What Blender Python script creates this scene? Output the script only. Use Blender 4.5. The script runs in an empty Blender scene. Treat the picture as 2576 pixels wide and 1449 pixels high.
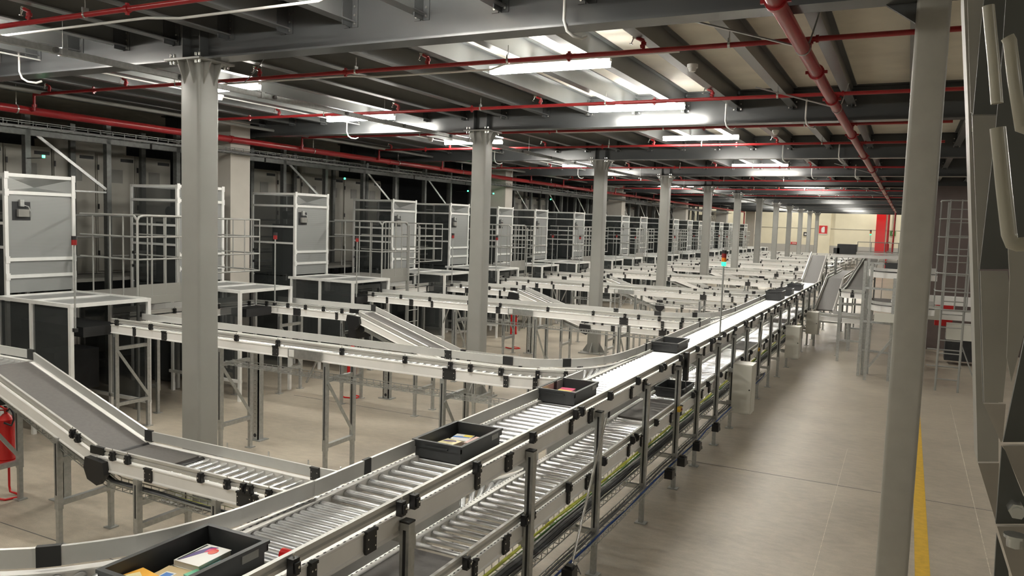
import bpy, bmesh, math, random
from mathutils import Vector, Matrix
random.seed(7)
SC = bpy.context.scene
COL = SC.collection
PI = math.pi
H = 3.2
ORD = ['nearest', 'second', 'third', 'fourth', 'fifth', 'sixth', 'seventh', 'eighth', 'ninth', 'tenth', 'eleventh', 'twelfth', 'thirteenth', 'fourteenth', 'fifteenth', 'sixteenth', 'seventeenth', 'eighteenth', 'nineteenth', 'twentieth', 'twenty-first', 'twenty-second', 'twenty-third', 'twenty-fourth']

# ---------------------------------------------------------------- materials
def mat(name, col, rough=.5, metal=0., noise=0., nscale=8., bump=0., spec=.5, alpha=1., stretch=None, coat=0.):
    m = bpy.data.materials.new(name); m.use_nodes = True
    nt = m.node_tree; b = nt.nodes['Principled BSDF']
    b.inputs['Base Color'].default_value = (*col, 1)
    b.inputs['Roughness'].default_value = rough
    b.inputs['Metallic'].default_value = metal
    b.inputs['Specular IOR Level'].default_value = spec
    b.inputs['Coat Weight'].default_value = coat
    if noise > 0 or bump > 0:
        tc = nt.nodes.new('ShaderNodeTexCoord')
        mp = nt.nodes.new('ShaderNodeMapping')
        if stretch: mp.inputs['Scale'].default_value = stretch
        nz = nt.nodes.new('ShaderNodeTexNoise'); nz.inputs['Scale'].default_value = nscale; nz.inputs['Detail'].default_value = 5
        nt.links.new(tc.outputs['Object'], mp.inputs['Vector']); nt.links.new(mp.outputs[0], nz.inputs['Vector'])
        if noise > 0:
            cr = nt.nodes.new('ShaderNodeValToRGB')
            cr.color_ramp.elements[0].position = .3; cr.color_ramp.elements[1].position = .7
            cr.color_ramp.elements[0].color = (*[c * (1 - noise) for c in col], 1)
            cr.color_ramp.elements[1].color = (*[min(1, c * (1 + noise)) for c in col], 1)
            nt.links.new(nz.outputs['Fac'], cr.inputs[0]); nt.links.new(cr.outputs[0], b.inputs['Base Color'])
        if bump > 0:
            bp = nt.nodes.new('ShaderNodeBump'); bp.inputs['Strength'].default_value = bump; bp.inputs['Distance'].default_value = .01
            nt.links.new(nz.outputs['Fac'], bp.inputs['Height']); nt.links.new(bp.outputs[0], b.inputs['Normal'])
    return m

def emit(name, col, s, base=(.8, .8, .8)):
    m = mat(name, base, .4); b = m.node_tree.nodes['Principled BSDF']
    b.inputs['Emission Color'].default_value = (*col, 1); b.inputs['Emission Strength'].default_value = s
    return m

M = {
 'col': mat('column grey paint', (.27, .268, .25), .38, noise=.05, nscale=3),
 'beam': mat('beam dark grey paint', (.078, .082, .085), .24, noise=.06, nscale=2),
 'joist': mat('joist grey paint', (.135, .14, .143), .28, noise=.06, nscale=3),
 'galv': mat('galvanised steel', (.46, .47, .46), .38, .75, noise=.12, nscale=25),
 'galvd': mat('dull galvanised steel', (.13, .135, .13), .5, .5, noise=.15, nscale=20),
 'alu': mat('aluminium profile', (.84, .84, .82), .35, .25, noise=.04, nscale=10),
 'frame': mat('conveyor side frame', (.86, .845, .82), .38, .0, noise=.03, nscale=6),
 'guard': mat('anodised guard rail', (.66, .655, .63), .33, .4, noise=.04, nscale=6),
 'roller': mat('zinc roller', (.70, .71, .72), .27, .92, noise=.14, nscale=14),
 'black': mat('black plastic', (.013, .013, .014), .42, noise=.1, nscale=30),
 'blackcap': mat('matt black cap', (.022, .022, .022), .55),
 'tote': mat('dark grey tote plastic', (.034, .036, .038), .42, noise=.08, nscale=12),
 'belt': mat('grey rubber belt', (.115, .108, .104), .6, noise=.08, nscale=30, bump=.1),
 'red': mat('red pipe paint', (.33, .018, .022), .3, noise=.08, nscale=6),
 'redsign': mat('red sign paint', (.55, .01, .012), .4),
 'exred': mat('extinguisher red', (.5, .012, .012), .25),
 'cream': mat('cream concrete wall', (.74, .69, .54), .8, noise=.04, nscale=1.5),
 'plinth': mat('grey wall base', (.42, .41, .39), .8),
 'deck': mat('chipboard floor deck', (.80, .755, .66), .7, noise=.07, nscale=2.5),
 'cab': mat('cream machine cabinet', (.36, .345, .305), .45, noise=.04, nscale=2),
 'pillar': mat('concrete pillar', (.52, .49, .44), .75, noise=.05, nscale=3),
 'dark': mat('dark machinery', (.02, .021, .023), .5, noise=.3, nscale=5),
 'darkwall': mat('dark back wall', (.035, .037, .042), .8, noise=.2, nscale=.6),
 'midmach': mat('machine grey', (.22, .215, .2), .45, noise=.08, nscale=5),
 'brown': mat('brown partition', (.10, .075, .068), .6, noise=.1, nscale=3),
 'rail': mat('painted handrail', (.27, .27, .255), .35, noise=.04, nscale=8),
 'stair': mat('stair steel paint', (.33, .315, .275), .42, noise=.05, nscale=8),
 'stairshade': mat('shaded stair paint', (.10, .102, .092), .45, noise=.05, nscale=8),  # stair paint again, darkened for the faces in shade
 'stairlit': mat('lit stair paint', (.40, .365, .315), .45, noise=.06, nscale=12),  # stair paint again, lightened for the treads that catch the light
 'railtan': mat('tan handrail tube', (.46, .44, .36), .3, noise=.04, nscale=8),
 'toe': mat('toe plate grey', (.25, .247, .23), .4),
 'scratch': mat('pale floor scratch', (.58, .53, .44), .6, noise=.3, nscale=30),
 'yellow': mat('yellow floor paint', (.62, .38, .03), .5, noise=.12, nscale=14),
 'ygreen': mat('yellow green cable', (.55, .58, .06), .45),
 'green': mat('green cable', (.08, .22, .05), .45),
 'blue': mat('blue cable', (.02, .08, .35), .4),
 'gcab': mat('grey cable', (.12, .12, .12), .5),
 'wcab': mat('white cable', (.6, .6, .58), .5),
 'white': mat('white plastic', (.75, .75, .73), .4),
 'box': mat('pale cabinet paint', (.62, .61, .55), .4),
 'amber': mat('amber lens', (.75, .22, .02), .3),
 'redlens': mat('red lens', (.22, .012, .012), .3),
 'lamp': emit('lamp diffuser', (1., .97, .88), 42),
 'ledg': emit('green status light', (.02, 1., .35), 3),
 'ledo': emit('green lens lit', (.03, .9, .3), .7, (.02, .3, .12)),
 'hb': emit('added bay lamp', (1., .95, .82), 130),
 'paper': mat('paper pages', (.72, .68, .58), .8),
 'chrome': mat('bolt zinc', (.75, .75, .72), .25, .9),
 'screen': mat('screen glass', (.12, .14, .16), .15),
}
BC = {k: mat('book cover ' + k, c, .35) for k, c in dict(white=(.8, .79, .77), orange=(.80, .42, .06), teal=(.18, .50, .50), red=(.7, .1, .06), pink=(.78, .55, .52), cream=(.78, .70, .42), tan=(.60, .46, .26), blue=(.10, .25, .62), magenta=(.65, .06, .18), navy=(.10, .07, .22), yellow=(.80, .65, .10), green=(.15, .50, .32), grey=(.35, .36, .38), dark=(.05, .05, .06)).items()}

def mesh_mat():
    m = bpy.data.materials.new('fine wire mesh'); m.use_nodes = True; nt = m.node_tree
    b = nt.nodes['Principled BSDF']; out = nt.nodes['Material Output']
    b.inputs['Base Color'].default_value = (.45, .46, .455, 1); b.inputs['Metallic'].default_value = .4; b.inputs['Roughness'].default_value = .42
    tr = nt.nodes.new('ShaderNodeBsdfTransparent'); mx = nt.nodes.new('ShaderNodeMixShader')
    tc = nt.nodes.new('ShaderNodeTexCoord'); sp = nt.nodes.new('ShaderNodeSeparateXYZ'); nt.links.new(tc.outputs['Object'], sp.inputs[0])
    # wires of the mesh: faint rows with a solid share near one half
    w = nt.nodes.new('ShaderNodeMath'); w.operation = 'MULTIPLY'; w.inputs[1].default_value = 300.
    nt.links.new(sp.outputs['Z'], w.inputs[0])
    s = nt.nodes.new('ShaderNodeMath'); s.operation = 'SINE'; nt.links.new(w.outputs[0], s.inputs[0])
    ma = nt.nodes.new('ShaderNodeMath'); ma.operation = 'MULTIPLY_ADD'; ma.inputs[1].default_value = .08; ma.inputs[2].default_value = .6
    nt.links.new(s.outputs[0], ma.inputs[0]); nt.links.new(ma.outputs[0], mx.inputs[0])
    nt.links.new(tr.outputs[0], mx.inputs[1]); nt.links.new(b.outputs[0], mx.inputs[2]); nt.links.new(mx.outputs[0], out.inputs['Surface'])
    return m
M['mesh'] = mesh_mat()
def pane_mat():
    m = bpy.data.materials.new('tinted guard pane'); m.use_nodes = True; nt = m.node_tree
    b = nt.nodes['Principled BSDF']; out = nt.nodes['Material Output']
    b.inputs['Base Color'].default_value = (.06, .066, .066, 1); b.inputs['Roughness'].default_value = .2
    tr = nt.nodes.new('ShaderNodeBsdfTransparent'); mx = nt.nodes.new('ShaderNodeMixShader'); mx.inputs[0].default_value = .5
    nt.links.new(tr.outputs[0], mx.inputs[1]); nt.links.new(b.outputs[0], mx.inputs[2]); nt.links.new(mx.outputs[0], out.inputs['Surface'])
    return m
M['pane'] = pane_mat()

def floor_mat():
    m = bpy.data.materials.new('worn concrete floor'); m.use_nodes = True; nt = m.node_tree; L = nt.links
    b = nt.nodes['Principled BSDF']
    tc = nt.nodes.new('ShaderNodeTexCoord')
    def noise(sc, stretch=None, detail=6):
        mp = nt.nodes.new('ShaderNodeMapping'); n = nt.nodes.new('ShaderNodeTexNoise')
        if stretch: mp.inputs['Scale'].default_value = stretch
        n.inputs['Scale'].default_value = sc; n.inputs['Detail'].default_value = detail; n.inputs['Roughness'].default_value = .6
        L.new(tc.outputs['Object'], mp.inputs[0]); L.new(mp.outputs[0], n.inputs['Vector']); return n
    n1 = noise(.9); n2 = noise(6, (1, 2.2, 1)); n3 = noise(45, (1, 3, 1), 3)
    cr = nt.nodes.new('ShaderNodeValToRGB')
    cr.color_ramp.elements[0].position = .32; cr.color_ramp.elements[0].color = (.30, .262, .212, 1)
    cr.color_ramp.elements[1].position = .68; cr.color_ramp.elements[1].color = (.50, .442, .355, 1)
    a = nt.nodes.new('ShaderNodeMath'); a.operation = 'MULTIPLY_ADD'; a.inputs[1].default_value = .5
    L.new(n2.outputs['Fac'], a.inputs[0])
    h = nt.nodes.new('ShaderNodeMath'); h.operation = 'MULTIPLY'; h.inputs[1].default_value = .5; L.new(n1.outputs['Fac'], h.inputs[0])
    L.new(h.outputs[0], a.inputs[2]); L.new(a.outputs[0], cr.inputs[0])
    mx = nt.nodes.new('ShaderNodeMixRGB'); mx.blend_type = 'MULTIPLY'; mx.inputs[0].default_value = .35
    c3 = nt.nodes.new('ShaderNodeValToRGB'); c3.color_ramp.elements[0].position = .35; c3.color_ramp.elements[1].position = .6
    c3.color_ramp.elements[0].color = (.72, .70, .68, 1)
    L.new(n3.outputs['Fac'], c3.inputs[0]); L.new(cr.outputs[0], mx.inputs[1]); L.new(c3.outputs[0], mx.inputs[2])
    L.new(mx.outputs[0], b.inputs['Base Color'])
    rr = nt.nodes.new('ShaderNodeMapRange'); rr.inputs['To Min'].default_value = .30; rr.inputs['To Max'].default_value = .50
    L.new(n2.outputs['Fac'], rr.inputs[0]); L.new(rr.outputs[0], b.inputs['Roughness'])
    bp = nt.nodes.new('ShaderNodeBump'); bp.inputs['Strength'].default_value = .25; bp.inputs['Distance'].default_value = .01
    L.new(n3.outputs['Fac'], bp.inputs['Height']); L.new(bp.outputs[0], b.inputs['Normal'])
    b.inputs['Specular IOR Level'].default_value = .55
    return m
M['floor'] = floor_mat()

# ---------------------------------------------------------------- mesh builder
class MB:
    def __init__(s): s.v = []; s.f = []; s.mi = []; s.sm = []; s.cur = 0
    def add(s, vs, fs, sm=False):
        n = len(s.v); s.v += [tuple(v) for v in vs]
        for f in fs: s.f.append([n + i for i in f]); s.mi.append(s.cur); s.sm.append(sm)
        return s
    def box(s, x0, x1, y0, y1, z0, z1):
        vs = [(x, y, z) for z in (z0, z1) for y in (y0, y1) for x in (x0, x1)]
        return s.add(vs, [(0, 2, 3, 1), (4, 5, 7, 6), (0, 1, 5, 4), (2, 6, 7, 3), (0, 4, 6, 2), (1, 3, 7, 5)])
    def rbox(s, x0, x1, y0, y1, z0, z1, r, n=3):   # box with rounded vertical edges
        pts = []
        for cx, cy, a0 in ((x1 - r, y1 - r, 0), (x0 + r, y1 - r, PI / 2), (x0 + r, y0 + r, PI), (x1 - r, y0 + r, 1.5 * PI)):
            for i in range(n + 1): a = a0 + PI / 2 * i / n; pts.append((cx + r * math.cos(a), cy + r * math.sin(a)))
        k = len(pts); vs = [(x, y, z0) for x, y in pts] + [(x, y, z1) for x, y in pts]
        s.add(vs, [(i, (i + 1) % k, k + (i + 1) % k, k + i) for i in range(k)], True)
        return s.add(vs, [tuple(range(k, 2 * k)), tuple(range(k - 1, -1, -1))])
    def cyl(s, p0, p1, r, n=10, r1=None, caps=True):
        p0 = Vector(p0); p1 = Vector(p1); d = (p1 - p0).normalized(); r1 = r if r1 is None else r1
        up = Vector((0, 0, 1)) if abs(d.z) < .9 else Vector((1, 0, 0)); a = d.cross(up).normalized(); b = a.cross(d)
        vs = []
        for p, q in ((p0, r), (p1, r1)):
            for i in range(n): t = 2 * PI * i / n; vs.append(p + a * (q * math.cos(t)) + b * (q * math.sin(t)))
        s.add(vs, [(i, n + i, n + (i + 1) % n, (i + 1) % n) for i in range(n)], True)
        if caps: s.add(vs, [tuple(range(n)), tuple(range(2 * n - 1, n - 1, -1))])
        return s
    def bar(s, p0, p1, w, h, up=(0, 0, 1)):        # rectangular bar between two points; w sideways, h along up
        p0 = Vector(p0); p1 = Vector(p1); d = (p1 - p0).normalized(); up = Vector(up)
        if abs(d.dot(up)) > .95: up = Vector((0, 1, 0)) if abs(d.y) < .9 else Vector((1, 0, 0))
        a = d.cross(up).normalized() * (w / 2); b = a.cross(d).normalized() * (h / 2)
        vs = [p + i * a + j * b for p in (p0, p1) for j in (-1, 1) for i in (-1, 1)]
        return s.add(vs, [(0, 1, 3, 2), (4, 6, 7, 5), (0, 4, 5, 1), (2, 3, 7, 6), (0, 2, 6, 4), (1, 5, 7, 3)])
    def tube(s, path, r, n=8):
        P = [Vector(p) for p in path]; k = len(P); vs = []
        prev = None
        for i, p in enumerate(P):
            d = ((P[min(i + 1, k - 1)] - p).normalized() + (p - P[max(i - 1, 0)]).normalized()).normalized()
            if prev is None:
                up = Vector((0, 0, 1)) if abs(d.z) < .9 else Vector((1, 0, 0)); a = d.cross(up).normalized()
            else: a = (prev - d * prev.dot(d)).normalized()
            prev = a; b = a.cross(d)
            for j in range(n): t = 2 * PI * j / n; vs.append(p + a * (r * math.cos(t)) + b * (r * math.sin(t)))
        s.add(vs, [(i * n + j, (i + 1) * n + j, (i + 1) * n + (j + 1) % n, i * n + (j + 1) % n) for i in range(k - 1) for j in range(n)], True)
        return s.add(vs, [tuple(range(n)), tuple(range(k * n - 1, (k - 1) * n - 1, -1))])
    def sweep(s, path, prof, closed=True):
        """prof: (sideways, up) pairs, sideways positive to the left of travel in plan"""
        P = [Vector(p) for p in path]; k = len(P); m = len(prof); vs = []
        for i, p in enumerate(P):
            a = (P[min(i + 1, k - 1)] - p); b = (p - P[max(i - 1, 0)])
            if a.length < 1e-6: a = b
            if b.length < 1e-6: b = a
            a = Vector((a.x, a.y)).normalized(); b = Vector((b.x, b.y)).normalized(); t = (a + b).normalized()
            nrm = Vector((-t.y, t.x)) / max(.5, math.sqrt((1 + a.dot(b)) / 2))
            for sd, u in prof: vs.append((p.x + nrm.x * sd, p.y + nrm.y * sd, p.z + u))
        fs = [(i * m + j, i * m + (j + 1) % m, (i + 1) * m + (j + 1) % m, (i + 1) * m + j) for i in range(k - 1) for j in range(m)]
        fs += [tuple(range(m - 1, -1, -1)), tuple(range((k - 1) * m, k * m))]
        return s.add(vs, fs)
    def prism(s, pts, axis, a0, a1):               # polygon extruded along an axis ('x','y','z')
        f = {'x': lambda p, a: (a, p[0], p[1]), 'y': lambda p, a: (p[0], a, p[1]), 'z': lambda p, a: (p[0], p[1], a)}[axis]
        k = len(pts); vs = [f(p, a0) for p in pts] + [f(p, a1) for p in pts]
        return s.add(vs, [(i, (i + 1) % k, k + (i + 1) % k, k + i) for i in range(k)] + [tuple(range(k - 1, -1, -1)), tuple(range(k, 2 * k))])
    def mesh(s, name, mats):
        me = bpy.data.meshes.new(name); me.from_pydata(s.v, [], s.f)
        for m in mats: me.materials.append(m)
        me.polygons.foreach_set('material_index', s.mi); me.polygons.foreach_set('use_smooth', s.sm)
        bm = bmesh.new(); bm.from_mesh(me); bmesh.ops.recalc_face_normals(bm, faces=bm.faces); bm.to_mesh(me); bm.free()
        return me

def link(name, me, parent=None, loc=None):
    o = bpy.data.objects.new(name, me); COL.objects.link(o)
    if parent: o.parent = parent
    if loc: o.location = loc
    return o
def part(name, mb, m, parent, loc=None):
    ms = m if isinstance(m, (list, tuple)) else [m]
    return link(name, mb.mesh(name, [M[x] if isinstance(x, str) else x for x in ms]), parent, loc)
def tag(o, label, cat, group=None, kind=None):
    o['label'] = label
    if cat: o['category'] = cat
    if group: o['group'] = group
    if kind: o['kind'] = kind
    return o
def thing(name, label, cat, loc=(0, 0, 0), group=None, kind=None):
    o = link(name, None); o.location = loc; return tag(o, label, cat, group, kind)
def solo(name, mb, m, label, cat, group=None, kind=None, loc=None):
    return tag(part(name, mb, m, None, loc), label, cat, group, kind)
def copy_tree(o, parent=None):
    c = o.copy(); COL.objects.link(c); c.parent = parent
    for ch in KIDS(o): copy_tree(ch, c)
    return c
def KIDS(o): return [x for x in o.children]
def dup(root, loc, label, group=None):
    c = copy_tree(root); c.location = loc; c['label'] = label
    if group: c['group'] = group
    return c
def struct(name, mb, m, label=None):
    o = part(name, mb, m, None); o['kind'] = 'structure'
    if label: o['label'] = label
    return o

# ---------------------------------------------------------------- camera
cam = bpy.data.cameras.new('camera'); cam.lens = 1972 / 2576 * 36; cam.sensor_width = 36; cam.clip_start = .05; cam.clip_end = 300
co = bpy.data.objects.new('camera', cam); COL.objects.link(co)
Xw = Vector((.892067, .066379, -.447002)); Yw = Vector((.450743, -.059843, .890646)); Zw = Vector((.03237, -.995998, -.083304))
# world axes in camera axes (right, down, forward) -> camera matrix
co.matrix_world = Matrix(((Xw[0], -Xw[1], -Xw[2], 0), (Yw[0], -Yw[1], -Yw[2], 0), (Zw[0], -Zw[1], -Zw[2], H), (0, 0, 0, 1)))
SC.camera = co

# ---------------------------------------------------------------- room shell
struct('floor', MB().box(-22, 9, -1.5, 78, -.12, 0), 'floor', 'worn beige concrete hall floor')
cyl_rows = [6.1, 12.35, 18.4, 24.2, 30.0, 35.8, 41.5, 47.2, 52.9, 58.7, 64.3, 69.9]
mb = MB().box(-20, 6.5, -1.5, 71.5, 5.30, 5.36)
struct('ceiling', mb, 'deck', 'cream boarded underside of the mezzanine deck')
struct('wall_end', MB().box(-22, 9, 76, 76.3, 0, 8.5), 'cream', 'cream concrete panel wall at the far end')
struct('baseboard_end', MB().box(-22, 9, 75.96, 76.0, 0, 2.05), 'plinth', 'grey painted lower band of the far wall')
struct('trim_1', MB().box(-22, 9, 75.97, 76.0, 3.55, 3.58), 'plinth', 'panel joint line in the far wall')
struct('trim_2', MB().box(-7.45, -6.3, 75.75, 76.0, 0, 8.5), 'cream', 'shallow cream wall pilaster behind the fire hose sign')
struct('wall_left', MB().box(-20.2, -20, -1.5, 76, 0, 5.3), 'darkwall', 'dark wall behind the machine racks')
struct('wall_back', MB().box(-20, 9, -1.7, -1.5, 0, 5.36), 'cab', 'plain wall behind the viewer')
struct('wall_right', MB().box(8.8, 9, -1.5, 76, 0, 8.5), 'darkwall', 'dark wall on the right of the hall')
struct('trim_3', MB().box(-1.61 - 8, 8.8, 10.60, 10.612, 0, .002), 'gcab', 'expansion joint across the floor')
struct('trim_4', MB().box(-9.6, 8.8, 4.60, 4.61, 0, .002), 'gcab', 'expansion joint across the floor nearer the viewer')
struct('trim_5', MB().box(-5.3, -5.29, -1, 30, 0, .002), 'gcab', 'saw cut joint running along the floor')
struct('trim_6', MB().prism([(-.583, 5), (-.577, 5), (-.60, 12.5), (-.606, 12.5)], 'z', 0, .002), 'scratch', 'pale scratch line along the aisle floor')
struct('trim_7', MB().prism([(.904, 5), (.911, 5), (.93, 17), (.923, 17)], 'z', 0, .002), 'scratch', 'pale scratch line right of the yellow line')
solo('floor_marking', MB().box(.265, .395, 1.5, 17.5, 0, .003), 'yellow', 'yellow painted line on the aisle floor', 'floor marking')

# ---------------------------------------------------------------- steel columns
CX = -6.88
def make_column():
    t = thing('steel_column', 'x', 'column')
    part('shaft', MB().rbox(-.14, .14, -.14, .14, 0, 4.78, .035, 4), 'col', t)
    mb = MB().box(-.30, .30, -.30, .30, 0, .025)
    part('base_plate', mb, 'col', t)
    mb = MB()
    for sx, sy in ((1, 0), (-1, 0), (0, 1), (0, -1)):
        if sx: mb.prism([(sx * .14, .025), (sx * .29, .025), (sx * .29, .05), (sx * .14, .27)], 'y', -.008, .008)
        else: mb.prism([(sy * .14, .025), (sy * .29, .025), (sy * .29, .05), (sy * .14, .27)], 'x', -.008, .008)
    part('base_gusset', mb, 'col', t)
    part('cap_plate', MB().box(-.26, .26, -.24, .24, 4.78, 4.80), 'col', t)
    mb = MB()
    for sx, sy in ((1, 0), (-1, 0), (0, 1), (0, -1)):
        for o in (-.07, .07):
            if sx: mb.prism([(sx * .14, 4.78), (sx * .25, 4.78), (sx * .14, 4.55)], 'y', o - .006, o + .006)
            else: mb.prism([(sy * .14, 4.78), (sy * .23, 4.78), (sy * .14, 4.55)], 'x', o - .006, o + .006)
    part('cap_gusset', mb, 'col', t)
    mb = MB()
    for x in (-.21, -.16, .16, .21):
        for y in (-.19, .19): mb.cyl((x, y, 4.745), (x, y, 4.78), .016, 6); mb.cyl((x, y, 4.82), (x, y, 4.85), .016, 6)
    for x in (-.25, .25):
        for y in (-.25, .25): mb.cyl((x, y, .025), (x, y, .07), .014, 6)
    part('bolt', mb, 'chrome', t)['kind'] = 'stuff'
    return t
c0 = make_column(); GC = 'row of grey columns beside the cross conveyors'
lab = ['grey steel column in the left foreground, closest of its row', 'second grey steel column of the row, left of the yellow-banded lamps', 'third grey steel column of the row, its gusseted base on open floor']
lab[1] = 'second grey steel column of the row, its foot behind the curved conveyor'
for i, y in enumerate(cyl_rows):
    l = lab[i] if i < 3 else '%s grey steel column from the camera in the long row' % ORD[i]
    if i == 0: c0.location = (CX, y, 0); c0['label'] = l; c0['group'] = GC
    else: dup(c0, (CX, y, 0), l, GC)
# right foreground column
t = thing('steel_column', 'wide grey steel column standing in the right foreground before the aisle end', 'column', (.05, 6.2, 0))
part('shaft', MB().rbox(-.105, .105, -.1, .1, 0, 5.3, .025, 4), 'stair', t)
part('base_plate', MB().box(-.2, .2, -.2, .2, 0, .02), 'stair', t)
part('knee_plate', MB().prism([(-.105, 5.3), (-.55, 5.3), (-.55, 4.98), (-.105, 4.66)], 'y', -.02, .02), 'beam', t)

# ---------------------------------------------------------------- beams and joists
def ibeam(mb, x0, x1, y, z0, z1, fw, ft=.02, wt=.012):
    mb.box(x0, x1, y - fw / 2, y + fw / 2, z0, z0 + ft); mb.box(x0, x1, y - fw / 2, y + fw / 2, z1 - ft, z1); mb.box(x0, x1, y - wt / 2, y + wt / 2, z0 + ft, z1 - ft)
JX = [-.85 - .8 * k for k in range(-6, 18)]
joist_x = [x for x in JX if -14.5 < x < 3.0]
b0 = thing('ceiling_beam', 'x', 'beam')
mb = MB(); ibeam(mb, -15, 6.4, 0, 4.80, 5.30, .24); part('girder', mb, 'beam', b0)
mb = MB()
for sx in (-1, 1):
    for sy in (-1, 1): mb.box(CX + sx * .13 - .007, CX + sx * .13 + .007, min(sy * .006, sy * .118), max(sy * .006, sy * .118), 4.82, 5.28)
part('stiffener', mb, 'beam', b0)
cm = MB()
for sy in (-1, 1):
    cm.box(.004, .014, min(sy * .006, sy * .16), max(sy * .006, sy * .16), 4.99, 5.24); cm.box(.004, .075, min(sy * .006, sy * .018), max(sy * .006, sy * .018), 4.99, 5.24)
    cm.box(-.085, -.02, min(sy * .006, sy * .02), max(sy * .006, sy * .02), 4.99, 5.24)
    cm.cur = 1
    for z in (5.02, 5.10, 5.18):
        cm.cyl((.05, sy * .018, z), (.05, sy * .034, z), .012, 6); cm.cyl((-.055, sy * .018, z), (-.055, sy * .034, z), .012, 6)
    cm.cur = 0
cme = cm.mesh('joist_cleat', [M['beam'], M['chrome']])
for x in joist_x:
    if abs(x - CX) > .2: link('joist_cleat', cme, b0, (x, 0, 0))
GB = 'deep cross beams under the deck'
for i, y in enumerate(cyl_rows):
    l = ['nearest deep grey ceiling beam spanning the top of the view', 'second deep grey ceiling beam, the long lamp reflected in its web'][i] if i < 2 else '%s deep grey ceiling beam from the camera' % ORD[i]
    if i == 0: b0.location = (0, y, 0); b0['label'] = l; b0['group'] = GB
    else: dup(b0, (0, y, 0), l, GB)
bays = [(-1.4, cyl_rows[0])] + [(cyl_rows[i], cyl_rows[i + 1]) for i in range(11)]
jmesh = {}
def joist(L):
    k = round(L, 2)
    if k not in jmesh:
        mb = MB(); fw, z0, z1 = .12, 5.03, 5.298
        mb.box(-fw / 2, fw / 2, .02, L - .02, z0, z0 + .013); mb.box(-fw / 2, fw / 2, .02, L - .02, z1 - .013, z1); mb.box(-.004, .004, .02, L - .02, z0 + .013, z1 - .013)
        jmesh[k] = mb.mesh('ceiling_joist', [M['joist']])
    return jmesh[k]
for bi, (ya, yb) in enumerate(bays[:9]):
    for x in (3.15 + .8, 3.15 + 1.6, 3.15 + 2.4):
        tag(link('ceiling_joist', joist(yb - ya - .02), None, (x, ya + .01, 0)), 'grey deck joist past the right edge of the photo, carrying the added right-hand lamps', 'joist', 'deck joists past the right edge')
for bi, (ya, yb) in enumerate(bays):
    xs = [x for x in joist_x if x > -13.5]
    for j, x in enumerate(xs):
        if bi > 0 and bi > 8 and x > 1: continue
        where = 'over the viewer, before the nearest cross beam' if bi == 0 else 'between the %s and %s cross beams' % (ORD[bi - 1], ORD[bi])
        o = link('ceiling_joist', joist(yb - ya - .02), None, (x, ya + .01, 0))
        tag(o, 'grey deck joist %s, %s from the right' % (where, 'rightmost one' if j == 0 else ORD[j] + ' one'), 'joist', 'deck joists ' + where)

# ---------------------------------------------------------------- sprinkler pipework
def tee_branch(y, x0, x1, label, spr, hang, cpl):
    z = 4.90
    t = thing('sprinkler_pipe', label, 'sprinkler pipe', (0, y, 0), 'red sprinkler branch pipes')
    part('pipe', MB().cyl((x0, 0, z), (x1, 0, z), .024, 12), 'red', t)
    for x in spr:
        mb = MB(); mb.cyl((x, 0, z), (x, 0, z + .10), .016, 8); mb.cyl((x, 0, z + .055), (x, 0, z + .085), .027, 8)
        mb.cyl((x, 0, z + .10), (x - .07, 0, z + .13), .018, 8); mb.cyl((x, 0, z + .05), (x - .03, 0, z + .045), .02, 8)
        h = part('sprinkler_head', mb, 'red', t)
        mb = MB(); mb.cyl((x - .07, 0, z + .13), (x - .11, 0, z + .145), .014, 8)
        mb.bar((x - .10, -.012, z + .14), (x - .125, 0, z + .08), .006, .006); mb.bar((x - .10, .012, z + .14), (x - .125, 0, z + .08), .006, .006)
        mb.cyl((x - .125, 0, z + .08), (x - .127, 0, z + .074), .02, 8)
        part('nozzle', mb, 'chrome', h)
    for x in hang:
        mb = MB(); mb.cyl((x, 0, z + .02), (x, 0, 5.06), .005, 6); mb.cyl((x - .012, 0, z), (x + .012, 0, z), .029, 12)
        mb.box(x - .008, x + .008, -.03, .03, z + .02, z + .06)
        part('pipe_hanger', mb, 'chrome', t)
    for x in cpl:
        mb = MB(); mb.cyl((x - .022, 0, z), (x + .022, 0, z), .034, 12); mb.box(x - .012, x + .012, -.012, .012, z - .05, z + .05)
        part('coupling', mb, 'red', t)
    # riser to the big main pipe
    mb = MB(); mb.cyl((-.9, 0, z), (-.9, 0, 4.78), .024, 10); mb.cyl((-.9, 0, 4.86), (-.9, 0, 4.885), .036, 10); mb.cyl((-.98, 0, z), (-.955, 0, z), .034, 10); mb.cyl((-.845, 0, z), (-.82, 0, z), .034, 10)
    part('riser', mb, 'red', t)
    return t
by = [4.6, 7.5, 10.5, 13.4, 16.2, 19.2, 22.1, 25.1, 28, 31, 34, 37, 40, 43]
for i, y in enumerate(by):
    x0 = -11.98 if i != 0 else -11
    x1 = .35 if i > 0 else -3.6
    x1 = .55 if i == 1 else (.47 if i > 1 else x1)
    xs = [x for x in (-11.6, -9.9, -7.4, -4.9, -2.42)] if i > 0 else [-7.4, -9.9]
    t = tee_branch(y, x0, x1, 'red sprinkler branch pipe across the ceiling, %s from the camera' % ORD[i], xs, [-8.9, -5.9, -3.9, -1.6] if i > 0 else [-6.6, -9], [-10.6, -6.05, -3.2] if i > 0 else [-6.05])
    if i == 1:
        part('upturned_end', MB().cyl((.55, 0, 4.88), (.55, 0, 5.1), .03, 10).cyl((.55, 0, 4.98), (.55, 0, 5.03), .05, 10), 'red', t)
mp = thing('sprinkler_main_pipe', 'thick red sprinkler main running along the aisle ceiling on the right', 'sprinkler pipe', (-.9, 0, 4.74))
part('pipe', MB().cyl((0, .5, 0), (0, 60, 0), .057, 20), 'red', mp)
part('drop_pipe', MB().cyl((0, 60, 0), (-.05, 60, -2.9), .057, 14), 'red', mp)
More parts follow.
